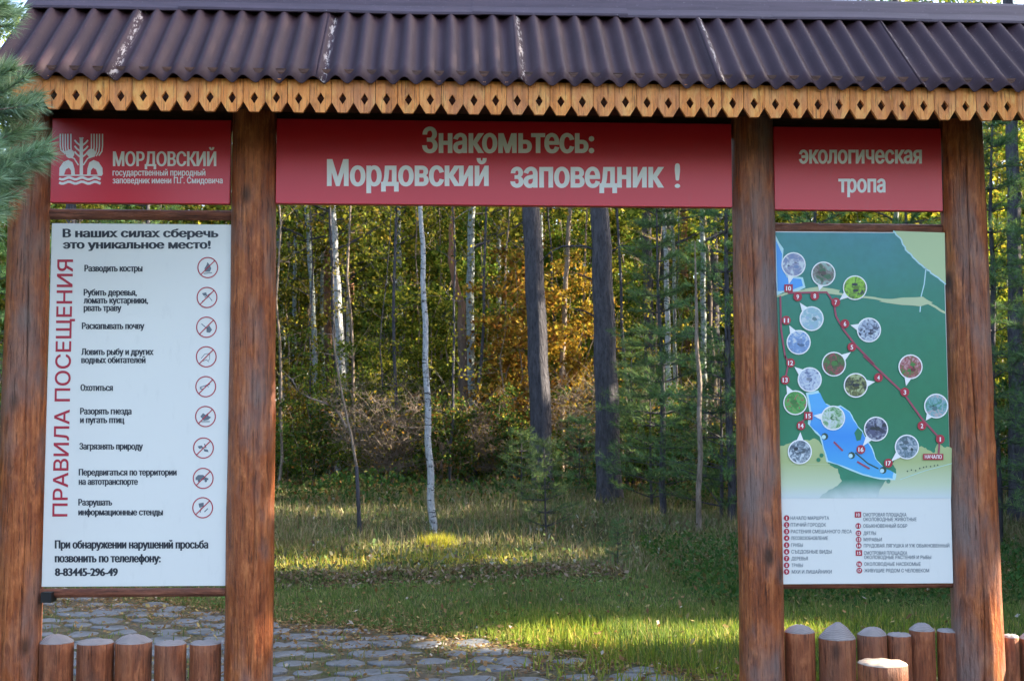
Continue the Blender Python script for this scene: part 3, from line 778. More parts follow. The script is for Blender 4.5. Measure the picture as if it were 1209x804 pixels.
# rules board
rb = sign('rules_board', [(62, 264), (272, 265), (268, 692), (48, 692)], .02, M['white_board'], 'tall white rules board with red vertical heading and round prohibition symbols', 'information board'); S = Sheet(rb)
S.text('В наших силах сберечь', 74, 258, 280.2, 270.5, K_, bx=.055, by=.015); S.done('heading'); S.text('это уникальное место!', 74, 249, 293.6, 284, K_, bx=.055, by=.015); S.done('heading')
S.text('ПРАВИЛА ПОСЕЩЕНИЯ', 609.5, 306.5, (79.4, 86.2), (62, 68), R_, bx=.012, by=.01, vertical=True); S.done('vertical_heading')
for t, a, b, y in (('Разводить костры', 99.7, 168.4, 320.6), ('Рубить деревья,', 98.8, 161.8, 349), ('ломать кустарники,', 98.8, 175, 358.3), ('рвать траву', 98.8, 143.6, 367.3),
                   ('Раскапывать почву', 96.7, 170.7, 388.5), ('Ловить рыбу и других', 96, 181.8, 419), ('водных обитателей', 96, 172, 428.6), ('Охотиться', 95, 133.4, 461.3),
                   ('Разорять гнезда', 94.6, 155.5, 489), ('и пугать птиц', 94.6, 147, 499.3), ('Загрязнять природу', 93.7, 169, 530.4), ('Передвигаться по территории', 93, 208.7, 561),
                   ('на автотранспорте', 93, 163, 572), ('Разрушать', 92.5, 132.5, 596.4), ('информационные стенды', 92.5, 192.5, 608)):
    S.text(t, a, b, y, y-7.6, K_, bx=.06, by=.01); S.done('text_line')
for t, a, b, y in (('При обнаружении нарушений просьба', 64.8, 246, 647), ('позвонить по телелефону:', 64.8, 190, 663.3), ('8-83445-296-49', 64.8, 139.4, 679.4)): S.text(t, a, b, y, y-9.4, K_, bx=.065, by=.015); S.done('text_line')
CEN = [(245.4, 316.1), (244.5, 351.3), (243.9, 386.3), (243.6, 421.2), (243, 456.4), (242.7, 491.6), (240.3, 528.7), (240, 564.5), (239.4, 599.1)]
G_ = M['ink_grey']
def pict(i, cx, cy):
    def st(pts, w): S.stroke([(cx+x, cy+y) for x, y in pts], w, G_, 1)
    def pl(pts): S.poly([(cx+x, cy+y) for x, y in pts], G_, 1)
    if i == 0: pl([(-3, 5), (-4, 1), (-1.5, -3), (-.5, -6.5), (2.5, -3), (4, 1), (2.5, 5)]); st([(-5, 7), (5, 6)], 1)
    elif i == 1: st([(-6, 5), (2, -1), (6, 4)], 1); pl([(-6, -5), (-1, -6), (0, -2), (-4, -2)]); st([(-3, 0), (6, -6)], 1)
    elif i == 2: st([(-6, -4), (1, 2)], 1); pl([(0, 1), (3, -2), (6.5, 3), (4, 6.5), (0, 6)])
    elif i == 3: st([(-6, 2), (-2, -3), (4, -4)], .7); st([(4, -4), (4, 3), (2, 4.5)], .6); st([(-4, 5), (0, 3.5), (3, 6)], .7)
    elif i == 4: st([(-7, 1), (5, -3)], 1.1); st([(-7, 2), (-4, 3)], 1.4); st([(2, -2), (3, 1)], .7)
    elif i == 5: pl([(-6, 0), (-3, -4), (0, -2), (4, -5), (3, -1), (6.5, 1), (3, 4), (-2, 5)]); st([(-5, 6), (5, 6)], 1)
    elif i == 6: pl([(-7, -2), (-2, -3), (0, 0), (-5, 1)]); pl([(0, 1), (5, 2), (6, 5), (1, 4)]); st([(1, -5), (3, 0)], 1.3)
    elif i == 7: pl([(-9, -1), (-6, -4), (0, -4), (3, -1), (6, 0), (6, 2), (-9, 2)]); S.disc(cx-5, cy+3, 1.6, G_, 1, 8); S.disc(cx+3, cy+3, 1.6, G_, 1, 8)
    else: pl([(-5, -5), (1, -6), (1.5, -1), (-4, 0)]); st([(-2, 0), (-3, 6)], .9); st([(2, 5), (6, 1)], 1.2)
for i, (cx, cy) in enumerate(CEN):
    S.ring(cx, cy, 12.3, 1.25, R_, 3); S.stroke([(cx-8, cy+8), (cx+8, cy-8)], 1.2, R_, 3); pict(i, cx, cy); S.done('prohibition_symbol')
m = MB(); a = on_plane(49, 699, -.06); b = on_plane(61, 711, -.06); m.box(a.x-rb.location.x, b.x-rb.location.x, -.07, .02, b.z-rb.location.z, a.z-rb.location.z); m.build('bracket', M['metal'], rb)
# trail map board
mb = sign('map_board', [(915, 273), (1114, 275), (1126, 688), (923, 690)], .02, M['white_board'], 'tall trail map board with green map, photo circles and legend', 'information board'); S = Sheet(mb)
def mapmat(name, stops, ns=20, amt=.25):
    t = NT(name); sp = t.n('ShaderNodeSeparateXYZ'); v = t.coords(); t.l(v, sp.inputs[0]); c = t.ramp(t.math('MULTIPLY', sp.outputs[2], .5), stops)
    n = t.noise(v, ns, 4, .6); n2 = t.noise(v, 3.2, 3, .6)
    c = t.mix(t.ramp(n, [(.4, 0.0), (.7, amt)]), c, t.mix(.5, c, (.01, .06, .03))); c = t.mix(t.ramp(n2, [(.45, 0.0), (.7, amt)]), c, (.02, .22, .09))
    return t.base(c, .42, .45)
H0 = mb.location.z
def hz(py): return (on_plane(1020, py, PY).z-H0)*.5
Mmap = mapmat('green_map_print', [(hz(585), (.60, .68, .66)), (hz(566), (.03, .24, .14)), (hz(480), (.016, .20, .09)), (hz(400), (.016, .21, .12)), (hz(345), (.028, .23, .17)), (hz(275), (.06, .27, .32))])
Mfield = mapmat('pale_field_print', [(hz(590), (.62, .68, .70)), (hz(572), (.55, .64, .45)), (hz(545), (.42, .50, .22)), (hz(280), (.50, .62, .34))], 20, .0)
Mw = mapmat('blue_water_print', [(hz(560), (.08, .42, .75)), (hz(515), (.04, .28, .75)), (hz(480), (.10, .42, .80)), (hz(330), (.08, .35, .82))], 12, .0)
Mlight = flat('light_shore_print', (.50, .76, .80)); Mroad = flat('road_print', (.52, .60, .36)); Mdk = flat('dark_map_print', (.03, .08, .06)); Mroute = flat('route_print', (.36, .07, .12))
A7 = lambda x, y: (910+x/5.027, 270+y/5.027); A8 = lambda x, y: (910+x/4.727, 420+y/4.727)
S.poly([(915.6, 274.4), (1113.2, 275.6), (1122.6, 588), (920.4, 588)], Mmap, 1)
def rag(pts, amp=.8, n=5, seed=1):
    r = random.Random(seed); out = []
    for i in range(len(pts)-1):
        a, b = pts[i], pts[i+1]
        for k in range(n): t = k/n; out.append((a[0]+(b[0]-a[0])*t+r.uniform(-amp, amp), a[1]+(b[1]-a[1])*t+r.uniform(-amp, amp)))
    out.append(pts[-1]); return out
# pale fields
top = rag([A8(45, 510), A8(95, 490), A8(175, 475), A8(215, 470), A8(255, 462), A8(300, 520), A8(320, 600), A8(370, 630), A8(395, 700), A8(360, 730), A8(290, 770)], .9, 4, 2)
S.poly(top+[(967, 588.2), (920.3, 588.2)], Mfield, 2)
top = rag([A8(610, 745), A8(640, 700), A8(690, 690), A8(700, 640), A8(680, 600), A8(700, 560), A8(840, 500), A8(870, 520), A8(910, 545), A8(930, 490), A8(960, 505), A8(1010, 515)], .9, 4, 3)
S.poly(top+[(1122.7, 588.2), (1036, 588.2)], Mfield, 2)
edge = rag([A7(728, 17), A7(775, 70), A7(800, 125), A7(870, 200), A7(915, 235), A7(960, 270), A7(1038, 332)], .7, 5, 4)
S.poly(edge+[A7(1032, 25)], Mfield, 2); S.stroke(edge, 1.8, Mlight, 3)
S.stroke([A7(920, 235), A7(910, 330), A7(892, 400), A7(885, 495)], 1.3, Mlight, 3)
S.stroke(rag([A7(35, 400), A7(120, 378), A7(250, 365), A7(400, 385), A7(560, 408), A7(700, 425), A7(900, 420), A7(1036, 500)], .5, 5, 5), 2.6, Mroad, 3)
S.poly(rag([A7(640, 430), A7(780, 408), A7(900, 405), A7(960, 440), A7(890, 460), A7(780, 455), A7(640, 432)], .6, 3, 6), Mroad, 4)
S.poly(rag([A7(200, 360), A7(280, 345), A7(410, 365), A7(400, 395), A7(250, 380), A7(200, 362)], .5, 3, 7), Mroad, 4)
# river
S.poly([A7(28, 40), A7(50, 85), A7(75, 120), A7(70, 200), A7(100, 280), A7(190, 290), A7(205, 350), A7(160, 372), A7(70, 380), A7(32, 400)], Mlight, 4)
S.poly([A7(30, 70), A7(48, 110), A7(66, 150), A7(62, 220), A7(95, 292), A7(180, 300), A7(190, 340), A7(120, 365), A7(40, 372)], Mw, 5)
riv = [A8(195, 205), A8(262, 195), A8(300, 262), A8(345, 285), A8(390, 275), A8(440, 310), A8(475, 375), A8(510, 420), A8(540, 470), A8(570, 520), A8(590, 580), A8(640, 630), A8(700, 660), A8(695, 695), A8(610, 690), A8(520, 670), A8(400, 620), A8(310, 590), A8(290, 520), A8(270, 450), A8(205, 380), A8(215, 310)]
S.poly(rag(riv+[riv[0]], .5, 3, 8), Mlight, 4)
cx = sum(p[0] for p in riv)/len(riv); cy = sum(p[1] for p in riv)/len(riv)
S.poly(rag([(p[0]+(cx-p[0])*.06, p[1]+(cy-p[1])*.05) for p in riv]+[(riv[0][0]+(cx-riv[0][0])*.06, riv[0][1]+(cy-riv[0][1])*.05)], .4, 3, 9), Mw, 5)
S.poly([A8(465, 430), A8(485, 400), A8(510, 425), A8(500, 470), A8(478, 475)], Mmap, 6)
for a in ((300, 450), (450, 555), (625, 638)): S.disc(*A8(*a), 4.2, Mdk, 6, 8); S.disc(*A8(a[0]-6, a[1]+3), 2.6, Mlight, 7, 8)
S.stroke([A8(470, 540), A8(540, 600), A8(600, 630)], 1.6, Mdk, 6)
S.stroke([A8(110, 605), A8(330, 603)], .5, Mroad, 6); S.stroke([A8(720, 690), A8(860, 640), A8(1010, 600)], .5, Mlight, 6)
for i in range(9): S.disc(*A8(765+i*21+random.uniform(-4, 4), 645-i*5+random.uniform(-5, 5)), .9, Mdk, 6, 6)
for a in ((265, 580), (282, 555), (615, 712), (655, 700)): S.disc(*A8(*a), 2.6, Mmap, 6, 7)
S.done('map_print')
S.stroke([A7(100, 382), A7(240, 380), A7(330, 378), A7(372, 440)], 2.2, Mroute, 8); S.stroke([A7(372, 440), A7(385, 520), A7(430, 600), A7(500, 690), A7(610, 804)], 2.2, Mroute, 8)
S.stroke([A8(517, 0), A8(740, 210), A8(840, 350), A8(940, 460), A8(935, 545)], 2.2, Mroute, 8)
S.stroke([A7(55, 400), A7(60, 600), A7(85, 770)], 2.0, Mroute, 8); S.stroke([A8(78, 0), A8(98, 40), A8(78, 135)], 2.0, Mroute, 8); S.stroke([A8(210, 335), A8(170, 370)], 2.0, Mroute, 8)
S.stroke([A8(350, 480), A8(400, 530)], 2.2, Mroute, 8); S.stroke([A8(480, 590), A8(550, 630)], 2.2, Mroute, 8); S.done('trail_line')
def photomat(i, a, b, c, s=9):
    t = NT('circle_photo_print'); sp = t.n('ShaderNodeSeparateXYZ'); t.l(t.coords(), sp.inputs[0]); n = t.math('ADD', t.noise(t.coords((1, 1, 1)), 26+i, 4, .55, 1.2), t.math('MULTIPLY', t.math('SINE', t.math('MULTIPLY', sp.outputs[2], 44+3*(i % 4))), .05))
    return t.base(t.ramp(n, [(.36, a), (.5, b), (.62, c)]), .4, .4)
B1, B2, Wt, Gn, Rd, Dk = (.18, .26, .45), (.35, .48, .62), (.6, .66, .7), (.06, .22, .05), (.35, .07, .09), (.03, .04, .05)
PH_ = [(A7(133, 215), A7(105, 330), B1, (.28, .3, .45), Wt), (A7(310, 270), A7(285, 370), (.05, .15, .08), (.22, .16, .16), (.3, .45, .4)), (A7(497, 352), A7(405, 425), Dk, (.25, .5, .04), (.35, .62, .08)),
       (A7(240, 535), A7(170, 440), B2, (.3, .5, .55), Wt), (A7(580, 602), A7(470, 573), (.05, .06, .1), (.35, .42, .55), Wt), (A7(163, 675), A7(108, 575), B1, (.2, .35, .62), Wt),
       (A8(350, 47), A8(445, -20), Gn, (.08, .10, .05), Rd), (A8(215, 133), A8(130, 62), (.12, .16, .3), (.45, .52, .66), Wt), (A8(472, 165), A8(580, 145), Dk, (.16, .18, .06), (.42, .48, .25)),
       (A8(777, 62), A8(752, 170), Gn, Rd, (.5, .3, .3)), (A8(920, 280), A8(862, 362), (.08, .28, .2), (.2, .4, .45), (.5, .4, .4)), (A8(135, 262), A8(85, 165), Gn, (.1, .42, .1), Rd),
       (A8(345, 347), A8(235, 333), (.1, .3, .1), (.45, .6, .45), Wt), (A8(160, 535), A8(163, 425), (.08, .11, .15), (.2, .26, .32), Wt), (A8(585, 408), A8(510, 505), Dk, (.1, .11, .2), (.35, .38, .45)), (A8(757, 508), A8(668, 590), (.08, .14, .16), (.2, .28, .35), (.45, .5, .55))]
for i, (c, tip, a, b, d) in enumerate(PH_):
    PM = [flat('circle_photo_detail', q, .4) for q in (a, b, tuple(x*.45 for x in b), tuple(x*.4 for x in a))]
    dx, dy = tip[0]-c[0], tip[1]-c[1]; L = math.hypot(dx, dy); nx_, ny_ = -dy/L, dx/L
    S.poly([(c[0]+nx_*5+dx/L*11, c[1]+ny_*5+dy/L*11), (c[0]-nx_*5+dx/L*11, c[1]-ny_*5+dy/L*11), tip], M['ink_white'], 9)
    S.disc(c[0], c[1], 14.3, M['ink_white'], 10); S.disc(c[0], c[1], 12.9, photomat(i, a, b, d), 11)
    rp = random.Random(i+40)
    for k in range(5): an = rp.uniform(0, 6.28); rr2 = rp.uniform(0, 7); w2 = rp.uniform(1.6, 4.2); hh = rp.uniform(.5, 1.3); S.poly(rag([(c[0]+rr2*math.cos(an)+w2*math.cos(q), c[1]+rr2*math.sin(an)*.8+w2*hh*.8*math.sin(q)) for q in [j*.785 for j in range(9)]], .35, 2, k+i), PM[(k+i) % 3 if k else 3], 12+k*.2)
    S.done('photo_circle')
MK = [(A7(103, 355), '10', 1), (A7(157, 405), '9', 0), (A7(258, 400), '8', 0), (A7(383, 438), '7', 0), (A7(437, 565), '6', 0), (A7(478, 703), '5', 0), (A7(90, 545), '11', 0), (A8(108, 40), '12', 0), (A8(78, 135), '13', 0),
      (A8(598, 122), '4', 0), (A8(745, 203), '3', 0), (A8(840, 390), '2', 0), (A8(942, 465), '1', 0), (A8(207, 335), '15', 1), (A8(166, 390), '14', 0), (A8(500, 522), '16', 0), (A8(653, 598), '17', 0)]
for c, t, sq in MK:
    if sq: S.poly([(c[0]-5, c[1]-4.6), (c[0]+5, c[1]-4.6), (c[0]+5, c[1]+4.6), (c[0]-5, c[1]+4.6)], R_, 12)
    else: S.disc(c[0], c[1], 5.2, R_, 12, 16)
    w = .7 if t == '1' else 1.5 if len(t) == 1 else 3; S.text(t, c[0]-w, c[0]+w, c[1]+2.7, c[1]-2.7, W_, 13, bx=.03)
    S.done('number_marker')
c = A8(903, 563); S.poly([(c[0]-12, c[1]-3.6), (c[0]+12, c[1]-3.6), (c[0]+12, c[1]+3.6), (c[0]-12, c[1]+3.6)], R_, 12); S.text('НАЧАЛО', c[0]-10, c[0]+10, c[1]+2.1, c[1]-2.3, W_, 13); S.done('start_plate')
L1 = lambda x, y: (910+x/5.495, 580+y/5.495)
rows = [('НАЧАЛО МАРШРУТА', 378, 172), ('ПТИЧИЙ ГОРОДОК', 358, 216), ('РАСТЕНИЯ СМЕШАННОГО ЛЕСА', 525, 259), ('ЛЕСОВОЗОБНОВЛЕНИЕ', 370, 302), ('ГРИБЫ', 208, 347), ('СЪЕДОБНЫЕ ВИДЫ', 395, 390), ('ДЕРЕВЬЯ', 240, 434), ('ТРАВЫ', 208, 478), ('МХИ И ЛИШАЙНИКИ', 395, 520)]
for i, (t, x1, y) in enumerate(rows):
    c = L1(102, y); S.disc(c[0], c[1], 3.4, R_, 3, 12); S.text(str(i+1), c[0]-(.5 if i == 0 else 1), c[0]+(.5 if i == 0 else 1), c[1]+1.8, c[1]-1.8, W_, 5)
    a = L1(128+i, y); b = L1(x1, y); S.text(t, a[0], b[0], a[1]+2.0, a[1]-2.1, G_, bx=.012)
rows = [('СМОТРОВАЯ ПЛОЩАДКА', 880, 150, '10'), ('ОКОЛОВОДНЫЕ ЖИВОТНЫЕ', 945, 180, ''), ('ОБЫКНОВЕННЫЙ БОБР', 885, 223, '11'), ('ДЯТЛЫ', 682, 270, '12'), ('МУРАВЬИ', 720, 311, '13'), ('ПРУДОВАЯ ЛЯГУШКА И УЖ ОБЫКНОВЕННЫЙ', 1158, 351, '14'),
        ('СМОТРОВАЯ ПЛОЩАДКА', 885, 398, '15'), ('ОКОЛОВОДНЫЕ РАСТЕНИЯ И РЫБЫ', 1040, 426, ''), ('ОКОЛОВОДНЫЕ НАСЕКОМЫЕ', 972, 470, '16'), ('ЖИВУЩИЕ РЯДОМ С ЧЕЛОВЕКОМ', 1027, 512, '17')]
for i, (t, x1, y, nb) in enumerate(rows):
    if nb:
        c = L1(565+i, y)
        if i in (0, 6): S.poly([(c[0]-3.8, c[1]-3.4), (c[0]+3.8, c[1]-3.4), (c[0]+3.8, c[1]+3.4), (c[0]-3.8, c[1]+3.4)], R_, 3)
        else: S.disc(c[0], c[1], 3.4, R_, 3, 12)
        S.text(nb, c[0]-2, c[0]+2, c[1]+1.8, c[1]-1.8, W_, 5)
    a = L1(598+i, y); b = L1(x1, y); S.text(t, a[0], b[0], a[1]+2.0, a[1]-2.1, G_, bx=.012)
S.done('legend')
# ---------------------------------------------------------------- vegetation meshes
def frames(n):
    a = RNG.normal(0, 1, (n, 3)); a /= np.linalg.norm(a, axis=1)[:, None]; b = RNG.normal(0, 1, (n, 3)); b -= (a*b).sum(1)[:, None]*a; b /= np.linalg.norm(b, axis=1)[:, None]; return a, b
def leaf_quads(P, s, col, ratio=.6):
    n = len(P); a, b = frames(n); s = np.broadcast_to(s, (n,))[:, None]
    Q = np.stack([P-a*s, P-b*s*ratio, P+a*s, P+b*s*ratio], 1)
    return Q.reshape(-1, 3), (np.arange(n)[:, None]*4+[[0, 1, 2, 3]]), np.repeat(col[:, None], 4, 1).reshape(-1, 3)
def needle_tris(P, D, L, w, col):
    n = len(P); r = RNG.normal(0, 1, (n, 3)); s = np.cross(D, r); s /= np.linalg.norm(s, axis=1)[:, None]+1e-9
    w = np.broadcast_to(w, (n,))[:, None]; L = np.broadcast_to(L, (n,))[:, None]
    Q = np.stack([P-s*w, P+s*w, P+D*L], 1)
    return Q.reshape(-1, 3), (np.arange(n)[:, None]*3+[[0, 1, 2]]), np.repeat(col[:, None], 3, 1).reshape(-1, 3)
def wiggle(p, q, n, amp, seed=None):
    r = random.Random(seed) if seed is not None else random
    p, q = Vector(p), Vector(q); L = (q-p).length; out = []
    a = Vector((0, 0, 0))
    for i in range(n):
        t = i/(n-1); a += Vector((r.uniform(-1, 1), r.uniform(-1, 1), r.uniform(-.5, .5)))*amp*L/n
        out.append(p+(q-p)*t+a*(1 if i else 0))
    return out
def pick(cols, p, n, var=.3): return palette(n, cols, p, var)
def bush_meshes(H, W, stems, nleaf, ls, cols, p, mtwig, seed, lowfrac=.12, clumps=26, bare=0):
    random.seed(seed); m = MB(); tips = []
    for i in range(stems):
        a = random.uniform(0, 6.28); r = random.uniform(.15, .55)*W; h = H*random.uniform(.65, 1)
        P = wiggle((random.uniform(-.1, .1), random.uniform(-.1, .1), -.1), (r*math.cos(a), r*math.sin(a), h), 7, .35)
        m.tube(P, [.022*H/4*(1-.85*k/6) for k in range(7)], 5)
        for j in range(2, 7):
            for _ in range(2+bare):
                b = P[j]; aa = random.uniform(0, 6.28); L = random.uniform(.25, .6)*W*(1-.08*j)
                q = b+Vector((math.cos(aa)*L, math.sin(aa)*L, random.uniform(.0, .7)*L)); Q = wiggle(b, q, 4, .4)
                m.tube(Q, [.008, .006, .004, .002], 3, cap=False); tips += [Q[1], Q[2], Q[3]]
                if bare:
                    for _k in range(4):
                        c = random.choice(Q[1:]); e = c+Vector((random.uniform(-.4, .4), random.uniform(-.4, .4), random.uniform(-.1, .45))); m.tube([c, (c+e)/2+Vector((0, 0, .03)), e], [.005, .003, .002], 3, cap=False)
    stem = m.mesh('stem', mtwig, True)
    T = np.array([tuple(t) for t in tips]); T = T[T[:, 2] > H*lowfrac]
    if nleaf == 0: return stem, None
    per = RNG.choice(len(T), nleaf); sp = RNG.uniform(.03, .22, nleaf)[:, None]*W*.45
    P = T[per]+RNG.normal(0, 1, (nleaf, 3))*sp*[1, 1, .7]; P[:, 2] = np.maximum(P[:, 2], .05)
    cc = pick(cols, p, nleaf)*(.7+.6*RNG.random(len(T))[per])[:, None]
    v, f, c = leaf_quads(P, RNG.uniform(.6, 1.25, nleaf)*ls*1.3, cc)
    return stem, make_mesh('foliage', v, f, M['leaf'], col=c, uniform=True)
def trunk_mesh(P, R, mat, seg=12): m = MB(); m.tube(P, R, seg, cap=True); return m.mesh('trunk', mat, True)
def young_pine_meshes(H, W, seed, zlow=.12, dens=1.0, cols=((.09, .18, .07), (.14, .24, .09), (.22, .29, .11)), mat='twig_dark'):
    random.seed(seed); m = MB(); P = wiggle((0, 0, -.1), (0, 0, H), 9, .06); m.tube(P, [.055*H/5*(1-.9*k/8)+.004 for k in range(9)], 7)
    b = MB(); TP = []; TD = []
    z = H*zlow
    while z < H*.98:
        rad = W*(1-(z/H)**1.4)*random.uniform(.75, 1.1)+.12
        nb = random.randint(4, 6); a0 = random.uniform(0, 6.28)
        i = min(int(z/H*8), 7); base = P[i].lerp(P[i+1], z/H*8-i)
        for k in range(nb):
            a = a0+k*6.28/nb+random.uniform(-.3, .3); L = rad*random.uniform(.7, 1.1)
            q = base+Vector((math.cos(a)*L, math.sin(a)*L, L*random.uniform(-.05, .45))); Q = wiggle(base, q, 6, .15); b.tube(Q, [.012, .010, .008, .006, .004, .003], 3, cap=False)
            d = (Q[5]-Q[0]).normalized()
            for s in range(2, 6):
                for _ in range(int(3*dens)+1):
                    sd = (d+Vector((random.uniform(-.8, .8), random.uniform(-.8, .8), random.uniform(-.1, .7)))).normalized(); l = random.uniform(.08, .28)
                    TP.append(tuple(Q[s]+sd*l)); TD.append(tuple(sd)); b.tube([Q[s], Q[s]+sd*l], [.004, .002], 3, cap=False)
        z += random.uniform(.22, .36)*max(.7, H/6)
    TP = np.array(TP); TD = np.array(TD); k = 20; n = len(TP)*k
    PP = np.repeat(TP, k, 0)-np.repeat(TD, k, 0)*RNG.uniform(0, .16, (n, 1)); D = np.repeat(TD, k, 0)+RNG.normal(0, .65, (n, 3)); D /= np.linalg.norm(D, axis=1)[:, None]
    c = pick(cols, [.4, .4, .2], n, .3)*np.repeat(.7+.6*RNG.random(len(TP)), k)[:, None]
    v, f, cc = needle_tris(PP, D, RNG.uniform(.07, .12, n), .0032, c)
    return m.mesh('trunk', M[mat], True), b.mesh('branches', M[mat], True), make_mesh('needles', v, f, M['needle'], col=cc, uniform=True)
def crown_mesh(zc, H, W, n, s, cols, p, seed, conifer=False):
    """high crown: branches with clumped leaves"""
    random.seed(seed); b = MB(); C = []
    for i in range(34):
        z = zc+random.random()*H; a = random.uniform(0, 6.28); L = W*random.uniform(.5, 1)*(1-.55*((z-zc)/H)); q = Vector((math.cos(a)*L, math.sin(a)*L, z+random.uniform(-.1, .5)*L))
        Q = wiggle((0, 0, z-.2*L), q, 5, .25); b.tube(Q, [.032, .025, .018, .012, .006], 4, cap=False)
        C += [tuple(Q[k]) for k in (2, 3, 4)]
    C = np.array(C); k = RNG.choice(len(C), n); P = C[k]+RNG.normal(0, 1, (n, 3))*np.array([.5, .5, .28])*W*.28
    c = pick(cols, p, n)*(.7+.6*RNG.random(len(C))[k])[:, None]
    v, f, cc = leaf_quads(P, RNG.uniform(.6, 1.3, n)*s, c, .25 if conifer else .7)
    return b.mesh('limbs', M['twig_dark'], True), make_mesh('crown', v, f, M['needle' if conifer else 'leaf'], col=cc, uniform=True)
YG = [(.19, .21, .035), (.13, .16, .03), (.36, .30, .05), (.06, .09, .02)]
CR_P = [crown_mesh(11, 8, 3.0, 3600, .12, [(.05, .11, .05), (.08, .14, .06)], [.6, .4], s, True) for s in (1, 2)]
CR_B = [crown_mesh(5.5, 9, 2.2, 2600, .07, YG, [.4, .3, .2, .1], s) for s in (3, 4)]
def bend_pts(pxs, dist):   # trunk centre line through image columns at one distance; continues upward beyond view
    out = []
    for (x, y) in pxs:
        p = on_plane(x, y, dist-CAMD); out.append(p)
    return out
def forest_tree(name, label, cat, pts, w0, w1, dist, mat, Htot, crown=None, group=None, base=None, seg=12, Rmul=1.0):
    """pts: points from base upward in photo columns/rows; w0,w1 widths there"""
    P = bend_pts(pts, dist); gz0 = gz(P[0].x, P[0].y); root = Vector((P[0].x, P[0].y, gz0))
    P[0].z = gz0-.2
    s = (CAMD*0+dist)/FPX; n0 = len(P)
    # densify
    D = []; 
    for i in range(n0-1):
        for k in range(4): D.append(P[i].lerp(P[i+1], k/4))
    D.append(P[-1]); top = P[-1]; dirv = (P[-1]-P[-2]); dirv = dirv/max(dirv.z, .1)
    D = [p+Vector((.012*math.sin(p.z*2.1+i), .012*math.cos(p.z*1.7), 0)) for i, p in enumerate(D)]
    n1 = len(D); R = [((w0+(w1-w0)*i/(n1-1))/2)*s for i in range(n1)]
    R[0] *= 1.25
    if Htot > top.z-gz0+.5:
        for k in range(1, 7): t = k/6; D.append(top+dirv*.35*(Htot+gz0-top.z)*t+Vector((0, 0, (Htot+gz0-top.z)*t*.65))); R.append(R[n1-1]*(1-.8*t))
    D = [d-root for d in D]
    e = empty(name, root); tag(e, label, cat, group)
    mobj('trunk', trunk_mesh(D, R, M[mat], seg), e)
    if crown:
        lb, cr = crown; x = mobj('limbs', lb, e); y = mobj('crown', cr, e)
        off = D[-1]; x.location = y.location = (off.x*.8, off.y, 0)
    return e
TR = 'trees at the forest edge'
thick = forest_tree('pine_tree', 'thick grey pine trunk standing right of centre, base clear of undergrowth', 'tree', [(720, 588), (716, 460), (712, 340), (708, 245)], 31, 22, 21.5, 'bark_pine', 20, CR_P[0])
forest_tree('pine_tree', 'thick grey pine trunk left of the thickest one, foot hidden by spruce seedling', 'tree', [(641, 575), (637, 460), (632, 340), (627, 245)], 27, 21, 23.5, 'bark_pine', 20, CR_P[1])
forest_tree('birch_tree', 'slim white birch with bright bark and a yellow tuft at its foot', 'tree', [(513, 630), (509, 585), (506, 520), (503, 430), (500, 330), (497, 245)], 9.5, 5.2, 18, 'bark_birch', 13, CR_B[0])
forest_tree('birch_tree', 'pale birch just left of the crooked pine, dark spotted bark', 'tree', [(558, 572), (556, 470), (555, 340), (557, 245)], 12, 8, 27, 'bark_dim', 14, CR_B[1])
forest_tree('crooked_pine', 'dark pine trunk bending left with orange upper stem', 'tree', [(552, 575), (548, 480), (545, 400), (545, 360), (536, 330), (532, 300), (533, 270), (535, 245)], 13, 4, 25.5, 'bark_pine_orange', 15, CR_P[0])
forest_tree('birch_tree', 'forked looking pale birch behind the arching sapling', 'tree', [(402, 560), (404, 470), (400, 380), (396, 310), (393, 245)], 12, 7.5, 28, 'bark_birch', 14, CR_B[1])
forest_tree('birch_tree', 'thin leaning birch second from the opening left side', 'tree', [(377, 560), (373, 470), (370, 370), (365, 290), (362, 245)], 7, 5, 29, 'bark_dim', 12, CR_B[0])
forest_tree('pine_tree', 'orange barked pine beside the pale birch on the left', 'tree', [(386, 560), (387, 430), (387, 330), (386, 245)], 13, 9, 33, 'bark_pine_orange', 18, CR_P[1])
forest_tree('birch_tree', 'faint pale birch between the left group and the white birch', 'tree', [(474, 562), (473, 430), (471, 330), (469, 245)], 10, 7, 32, 'bark_dim', 14, CR_B[0])
forest_tree('birch_tree', 'grey slim trunk close to the second gate post', 'tree', [(334, 565), (333, 430), (331, 330), (330, 245)], 10, 6, 30, 'bark_dim', 14, CR_B[1])
forest_tree('bare_sapling', 'thin sunlit beige stem between the two thick pines', 'tree', [(662, 560), (664, 430), (668, 330), (673, 245)], 7, 5, 27, 'twig', 11, None)
forest_tree('pine_tree', 'dark trunk behind the soft young pines right of the thickest pine', 'tree', [(768, 565), (767, 430), (765, 330), (763, 245)], 14, 11, 30, 'bark_pine', 18, CR_P[0])
forest_tree('birch_tree', 'pale birch stem half hidden in young pine needles', 'tree', [(791, 560), (789, 430), (787, 330), (784, 245)], 8, 5, 26, 'bark_birch', 12, CR_B[0])
forest_tree('birch_tree', 'thinner pale birch stem hidden in young pine needles', 'tree', [(798, 558), (797, 430), (796, 330), (794, 245)], 5, 4, 26.5, 'bark_dim', 12, CR_B[1])
forest_tree('birch_tree', 'grey birch near the third gate post, straight and slender', 'tree', [(833, 562), (831, 430), (830, 330), (829, 245)], 8, 6, 26, 'bark_dim', 13, CR_B[1])
forest_tree('bare_sapling', 'leafless reddish sapling with a bluish foot near the third post', 'tree', [(824, 640), (826, 560), (826, 470), (823, 400)], 7, 5, 17.6, 'twig', 4.2, None)
